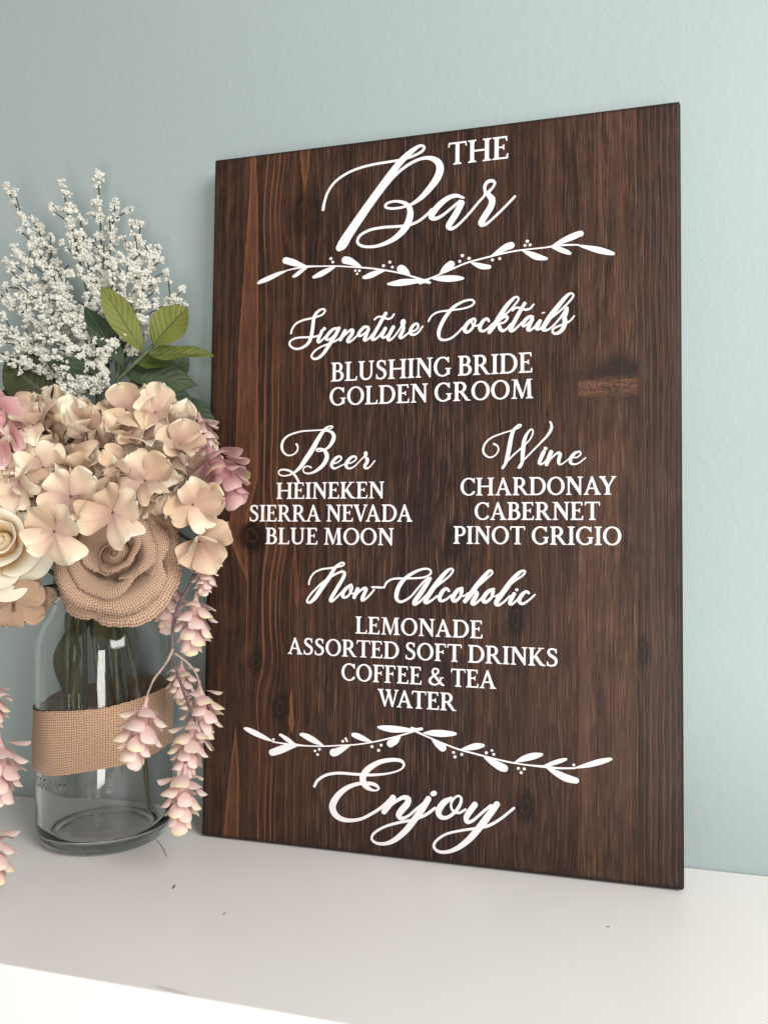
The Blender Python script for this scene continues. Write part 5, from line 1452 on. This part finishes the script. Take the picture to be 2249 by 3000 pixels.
put_leaf(lv, (350, 1145, 0.548), (545, 1150, 0.552), 0.0240, DEEP, 6, (-0.15, 0.30), 0.06, 0.2, -0.10, 0.55, 2.2)
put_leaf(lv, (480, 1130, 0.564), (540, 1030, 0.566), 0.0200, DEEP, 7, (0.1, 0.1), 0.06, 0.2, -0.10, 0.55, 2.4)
put_leaf(lv, (430, 1160, 0.552), (570, 1175, 0.555), 0.0200, OLIVE, 8, (0.2, 0.6), 0.06, 0.2, -0.2, 0.55, 2.2)
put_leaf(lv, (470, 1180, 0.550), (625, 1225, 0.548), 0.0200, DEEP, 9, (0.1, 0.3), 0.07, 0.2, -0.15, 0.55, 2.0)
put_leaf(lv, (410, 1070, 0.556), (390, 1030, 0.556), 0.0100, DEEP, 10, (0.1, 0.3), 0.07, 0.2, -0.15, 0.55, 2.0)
o = at(330, 1150, 0.550)
lv = thing('leafy_sprig', 'dark green leafy sprig with long leaves rising through the white blossom', 'foliage', o, 'leafy sprigs')
link('stem', stem_mesh('stem', [at(352, 1062, 0.545), at(340, 1120, 0.548), at(325, 1200, 0.55)] + into_jar(at(320, 1380, 0.553), -0.006, 0.014, 0.010, 0.020), 0.0010, 0.0018, GREEN_STEM, o), lv)
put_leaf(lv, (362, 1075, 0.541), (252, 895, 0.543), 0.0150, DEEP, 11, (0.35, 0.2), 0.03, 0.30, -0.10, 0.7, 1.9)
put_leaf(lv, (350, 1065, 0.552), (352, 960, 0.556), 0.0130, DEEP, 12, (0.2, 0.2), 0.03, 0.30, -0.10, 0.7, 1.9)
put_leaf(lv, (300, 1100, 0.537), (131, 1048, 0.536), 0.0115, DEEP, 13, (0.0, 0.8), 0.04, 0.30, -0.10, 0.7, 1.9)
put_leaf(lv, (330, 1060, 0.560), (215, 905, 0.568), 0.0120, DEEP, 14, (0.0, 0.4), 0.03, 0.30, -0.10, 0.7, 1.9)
o = at(120, 1180, 0.555)
lv = thing('leafy_sprig', 'broad olive green leaves at the left edge, under the white blossom', 'foliage', o, 'leafy sprigs')
link('stem', stem_mesh('stem', [at(60, 1120, 0.56), at(120, 1180, 0.557), at(180, 1290, 0.555)] + into_jar(at(230, 1420, 0.555), -0.014, 0.012, -0.012, 0.018), 0.0011, 0.0018, GREEN_STEM, o), lv)
put_leaf(lv, (150, 1165, 0.548), (15, 1060, 0.545), 0.0310, OLIVE, 15, (-0.1, 0.3), 0.05, 0.15, -0.12, 0.45, 3.0)
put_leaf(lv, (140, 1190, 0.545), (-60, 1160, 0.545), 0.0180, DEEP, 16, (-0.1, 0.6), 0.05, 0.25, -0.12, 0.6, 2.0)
put_leaf(lv, (150, 1170, 0.556), (90, 1010, 0.562), 0.0200, OLIVE, 17, (-0.1, 0.3), 0.05, 0.2, -0.12, 0.55, 2.4)
o = at(170, 1800, 0.555)
lv = thing('leafy_sprig', 'olive leaves hanging inside the left of the glass jar', 'foliage', o, 'leafy sprigs')
jp = lambda sd, dp, z: JAR + SIDE_H * sd - TO_CAM_H * dp + UP * z
link('stem', stem_mesh('stem', [at(300, 1500, 0.56), jp(-0.014, 0.0, 0.16), jp(-0.019, -0.006, 0.125), jp(-0.020, -0.008, 0.092), jp(-0.017, -0.008, 0.075)], 0.0012, 0.0009, stem_material('pale_stem', (0.16, 0.15, 0.06), (0.24, 0.21, 0.09)), o), lv)


def jar_leaf(a, b, w, mat, seed, face):
    d = b - a
    me = leaf_mesh(d.length, w, mat, seed, 0.05, 0.2, -0.06, 0.55, 2.0)
    link('leaf', me, lv, loc=a - lv.location, quat=frame(face, d))


jar_leaf(jp(-0.020, -0.006, 0.140), jp(-0.031, -0.012, 0.098), 0.017, OLIVE, 41, TO_CAM_H - SIDE_H * 0.4)
jar_leaf(jp(-0.019, -0.008, 0.118), jp(-0.016, -0.014, 0.078), 0.010, OLIVE, 42, TO_CAM_H + SIDE_H * 0.3)
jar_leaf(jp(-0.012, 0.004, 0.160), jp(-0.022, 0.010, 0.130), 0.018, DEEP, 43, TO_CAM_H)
jar_leaf(jp(0.004, -0.004, 0.160), jp(-0.002, -0.008, 0.124), 0.016, OLIVE, 44, TO_CAM_H)


# ---- white filler blossom
def blossom_mesh(seed):
    r = random.Random(seed)
    bm = bmesh.new()
    for k in range(r.randint(11, 14)):
        p = Vector((r.gauss(0, 1), r.gauss(0, 1), r.gauss(0, 1))).normalized() * r.uniform(0.2, 1.0)
        s = r.uniform(0.22, 0.48)
        g = bmesh.ops.create_icosphere(bm, subdivisions=1, radius=s)
        for v in g['verts']:
            v.co = v.co * r.uniform(0.55, 1.5) + p
    me = bpy.data.meshes.new('blossom')
    bm.to_mesh(me)
    bm.free()
    me.materials.append(WHITE)
    return me


N = Nodes('white_blossom')
nn = N.noise(N.coord(), 2.2, 3, 0.6)
WHITE = N.set(color=N.mix(N.step(nn, 0.35, 0.6), (0.76, 0.73, 0.60), (0.89, 0.885, 0.82)), rough=0.85, spec=0.15, normal=N.bump(N.noise(N.coord(), 6, 3, 0.6), 0.5, 0.1))
TWIG = stem_material('blossom_twig', (0.030, 0.040, 0.030), (0.060, 0.072, 0.050))
BLOSSOMS = [blossom_mesh(500 + k) for k in range(8)]


def spray(label, base, tips, seed, foot_pts, extra=1.0):
    r = random.Random(seed)
    origin = at(*base)
    root = thing('blossom_spray', label, 'filler flower', origin, 'white blossom sprays')
    geos, spots = [], []
    main = [origin] + list(foot_pts)
    c = catmull([tuple(p) for p in main], 6)
    geos.append(tube_geo([Vector(p) - origin for p in c], 0.0013, 7))

    def twig(p0, p1, bend, r0, r1, start, dens, size):
        d = p1 - p0
        mid = p0.lerp(p1, 0.5) + bend
        c = [Vector(q) for q in catmull([tuple(p0), tuple(mid), tuple(p1)], 8)]
        geos.append(tube_geo([q - origin for q in c], [r0 + (r1 - r0) * k / (len(c) - 1) for k in range(len(c))], 5))
        n = max(2, int(d.length * (1 - start) / dens))
        for k in range(n):
            t = start + (1 - start) * (k - (k % 3) * 0.75 + r.uniform(0.1, 0.9)) / n
            t = min(max(t, 0.02), 1.0)
            q = c[min(int(t * (len(c) - 1)), len(c) - 1)].lerp(c[min(int(t * (len(c) - 1)) + 1, len(c) - 1)], (t * (len(c) - 1)) % 1.0)
            o = Vector((r.gauss(0, 1), r.gauss(0, 1), r.gauss(0, 1))).normalized() * r.uniform(0.0008, 0.0030)
            spots.append((q + o, size * r.choice((0.55, 0.8, 1.0, 1.0, 1.25)) * r.uniform(0.9, 1.1)))
        spots.append((p1.copy(), size * 0.9))
        return c
    for (px, py, dep, fork) in tips:
        tip = at(px, py, dep)
        side = Vector((r.uniform(-1, 1), r.uniform(-0.4, 0.4), r.uniform(-0.3, 0.8))) * 0.006
        c = twig(origin, tip, side, 0.0011, 0.00045, 0.26, 0.0029, 0.0030)
        L = (tip - origin).length
        fork += 1
        for k in range(fork):
            t = 0.34 + 0.58 * (k + r.uniform(0, 0.8)) / max(fork, 1)
            q = c[min(int(t * (len(c) - 1)), len(c) - 2)]
            d = (tip - origin).normalized()
            s = d.orthogonal()
            s = (Quaternion(d, r.uniform(0, 6.28)) @ s).normalized()
            s = (s - FWD * s.dot(FWD) * 0.55).normalized()
            e = q + (d * 0.75 + s * 0.65) * r.uniform(0.012, 0.021) * extra
            if e.y > -0.004:
                e.y = -0.004
            twig(q, e, s * -0.001, 0.0006, 0.0004, 0.08, 0.0033, 0.0028)
    v, f = join_geo(geos)
    link('twigs', mesh('twigs', v, f, True, None, TWIG), root)
    r.shuffle(spots)
    for p, s in spots[:295]:
        if p.y > -0.003:
            p.y = -0.003
        q = Quaternion((r.gauss(0, 1), r.gauss(0, 1), r.gauss(0, 1), r.gauss(0, 1))).normalized()
        link('blossom', BLOSSOMS[r.randrange(8)], root, loc=p - origin, quat=q, scale=s)
    return root


spray('tall spray of tiny white blossoms reaching the top of the bouquet', (318, 1110, 0.557), [(18, 542, 0.585, 4), (179, 530, 0.578, 4), (288, 505, 0.582, 4), (95, 640, 0.588, 5), (235, 640, 0.572, 5), (338, 592, 0.575, 5)], 71,
      into_jar(at(310, 1400, 0.56), -0.008, 0.018, 0.016, 0.024))
spray('spray of tiny white blossoms leaning right toward the sign', (345, 1110, 0.552), [(466, 722, 0.560, 5), (536, 848, 0.560, 5), (412, 655, 0.566, 5), (425, 800, 0.552, 5), (330, 760, 0.556, 4), (385, 735, 0.558, 4)], 72,
      into_jar(at(345, 1400, 0.56), 0.002, 0.018, 0.020, 0.020))
spray('spray of tiny white blossoms leaning far left over the olive leaves', (285, 1120, 0.552), [(45, 722, 0.572, 5), (30, 790, 0.562, 5), (0, 860, 0.560, 5), (-20, 945, 0.556, 5), (150, 800, 0.556, 5)], 73,
      into_jar(at(290, 1400, 0.56), -0.012, 0.018, 0.006, 0.026))
spray('low spray of tiny white blossoms just above the hydrangea heads', (300, 1150, 0.540), [(165, 1080, 0.535, 4), (325, 1000, 0.534, 5), (-10, 1030, 0.548, 6), (110, 950, 0.545, 7), (210, 900, 0.545, 7), (30, 1000, 0.552, 5), (270, 1120, 0.530, 4), (200, 1170, 0.528, 4)], 74,
      into_jar(at(300, 1400, 0.55), -0.004, 0.010, 0.012, 0.022), 0.8)

# ------------------------------------------------------------------ small things lying on the shelf
N = Nodes('dark_fibre')
FIBRE = N.set(color=(0.07, 0.065, 0.06), rough=0.7)


def on_shelf(px, py):
    d = FWD + RIGHT * ((px - PW / 2) / FPX) + DOWN * ((py - PH / 2) / FPX)
    return CAM + d * (-CAM.z / d.z)


def lying_bit(name, label, cat, pix, r):
    pts = [on_shelf(*p) + UP * (r + 0.00002) for p in pix]
    c = catmull([tuple(p) for p in pts], 6)
    n = len(c)
    rad = [r * (0.35 + 0.65 * math.sin(math.pi * (0.08 + 0.84 * k / (n - 1)))) for k in range(n)]
    v, f = tube_geo([Vector(p) - pts[0] for p in c], rad, 6)
    tag(link(name, mesh(name, v, f, True, None, FIBRE), loc=pts[0]), label, cat)


lying_bit('loose_thread', 'fine dark thread lying on the shelf in front of the jar', 'thread', [(456, 2458), (470, 2474), (480, 2490), (489, 2512)], 0.00018)
lying_bit('wood_splinter', 'tiny dark splinter on the shelf below the sign, nearest the jar', 'splinter', [(507, 2605), (510, 2600), (513, 2594)], 0.0004)
lying_bit('wood_splinter', 'tiny dark speck on the shelf in front of the sign, right of the splinter', 'splinter', [(655, 2680), (657, 2678), (660, 2676)], 0.0003)
lying_bit('wood_splinter', 'tiny speck on the shelf in front of the right end of the sign', 'splinter', [(1776, 2717), (1780, 2716), (1785, 2717)], 0.00025)
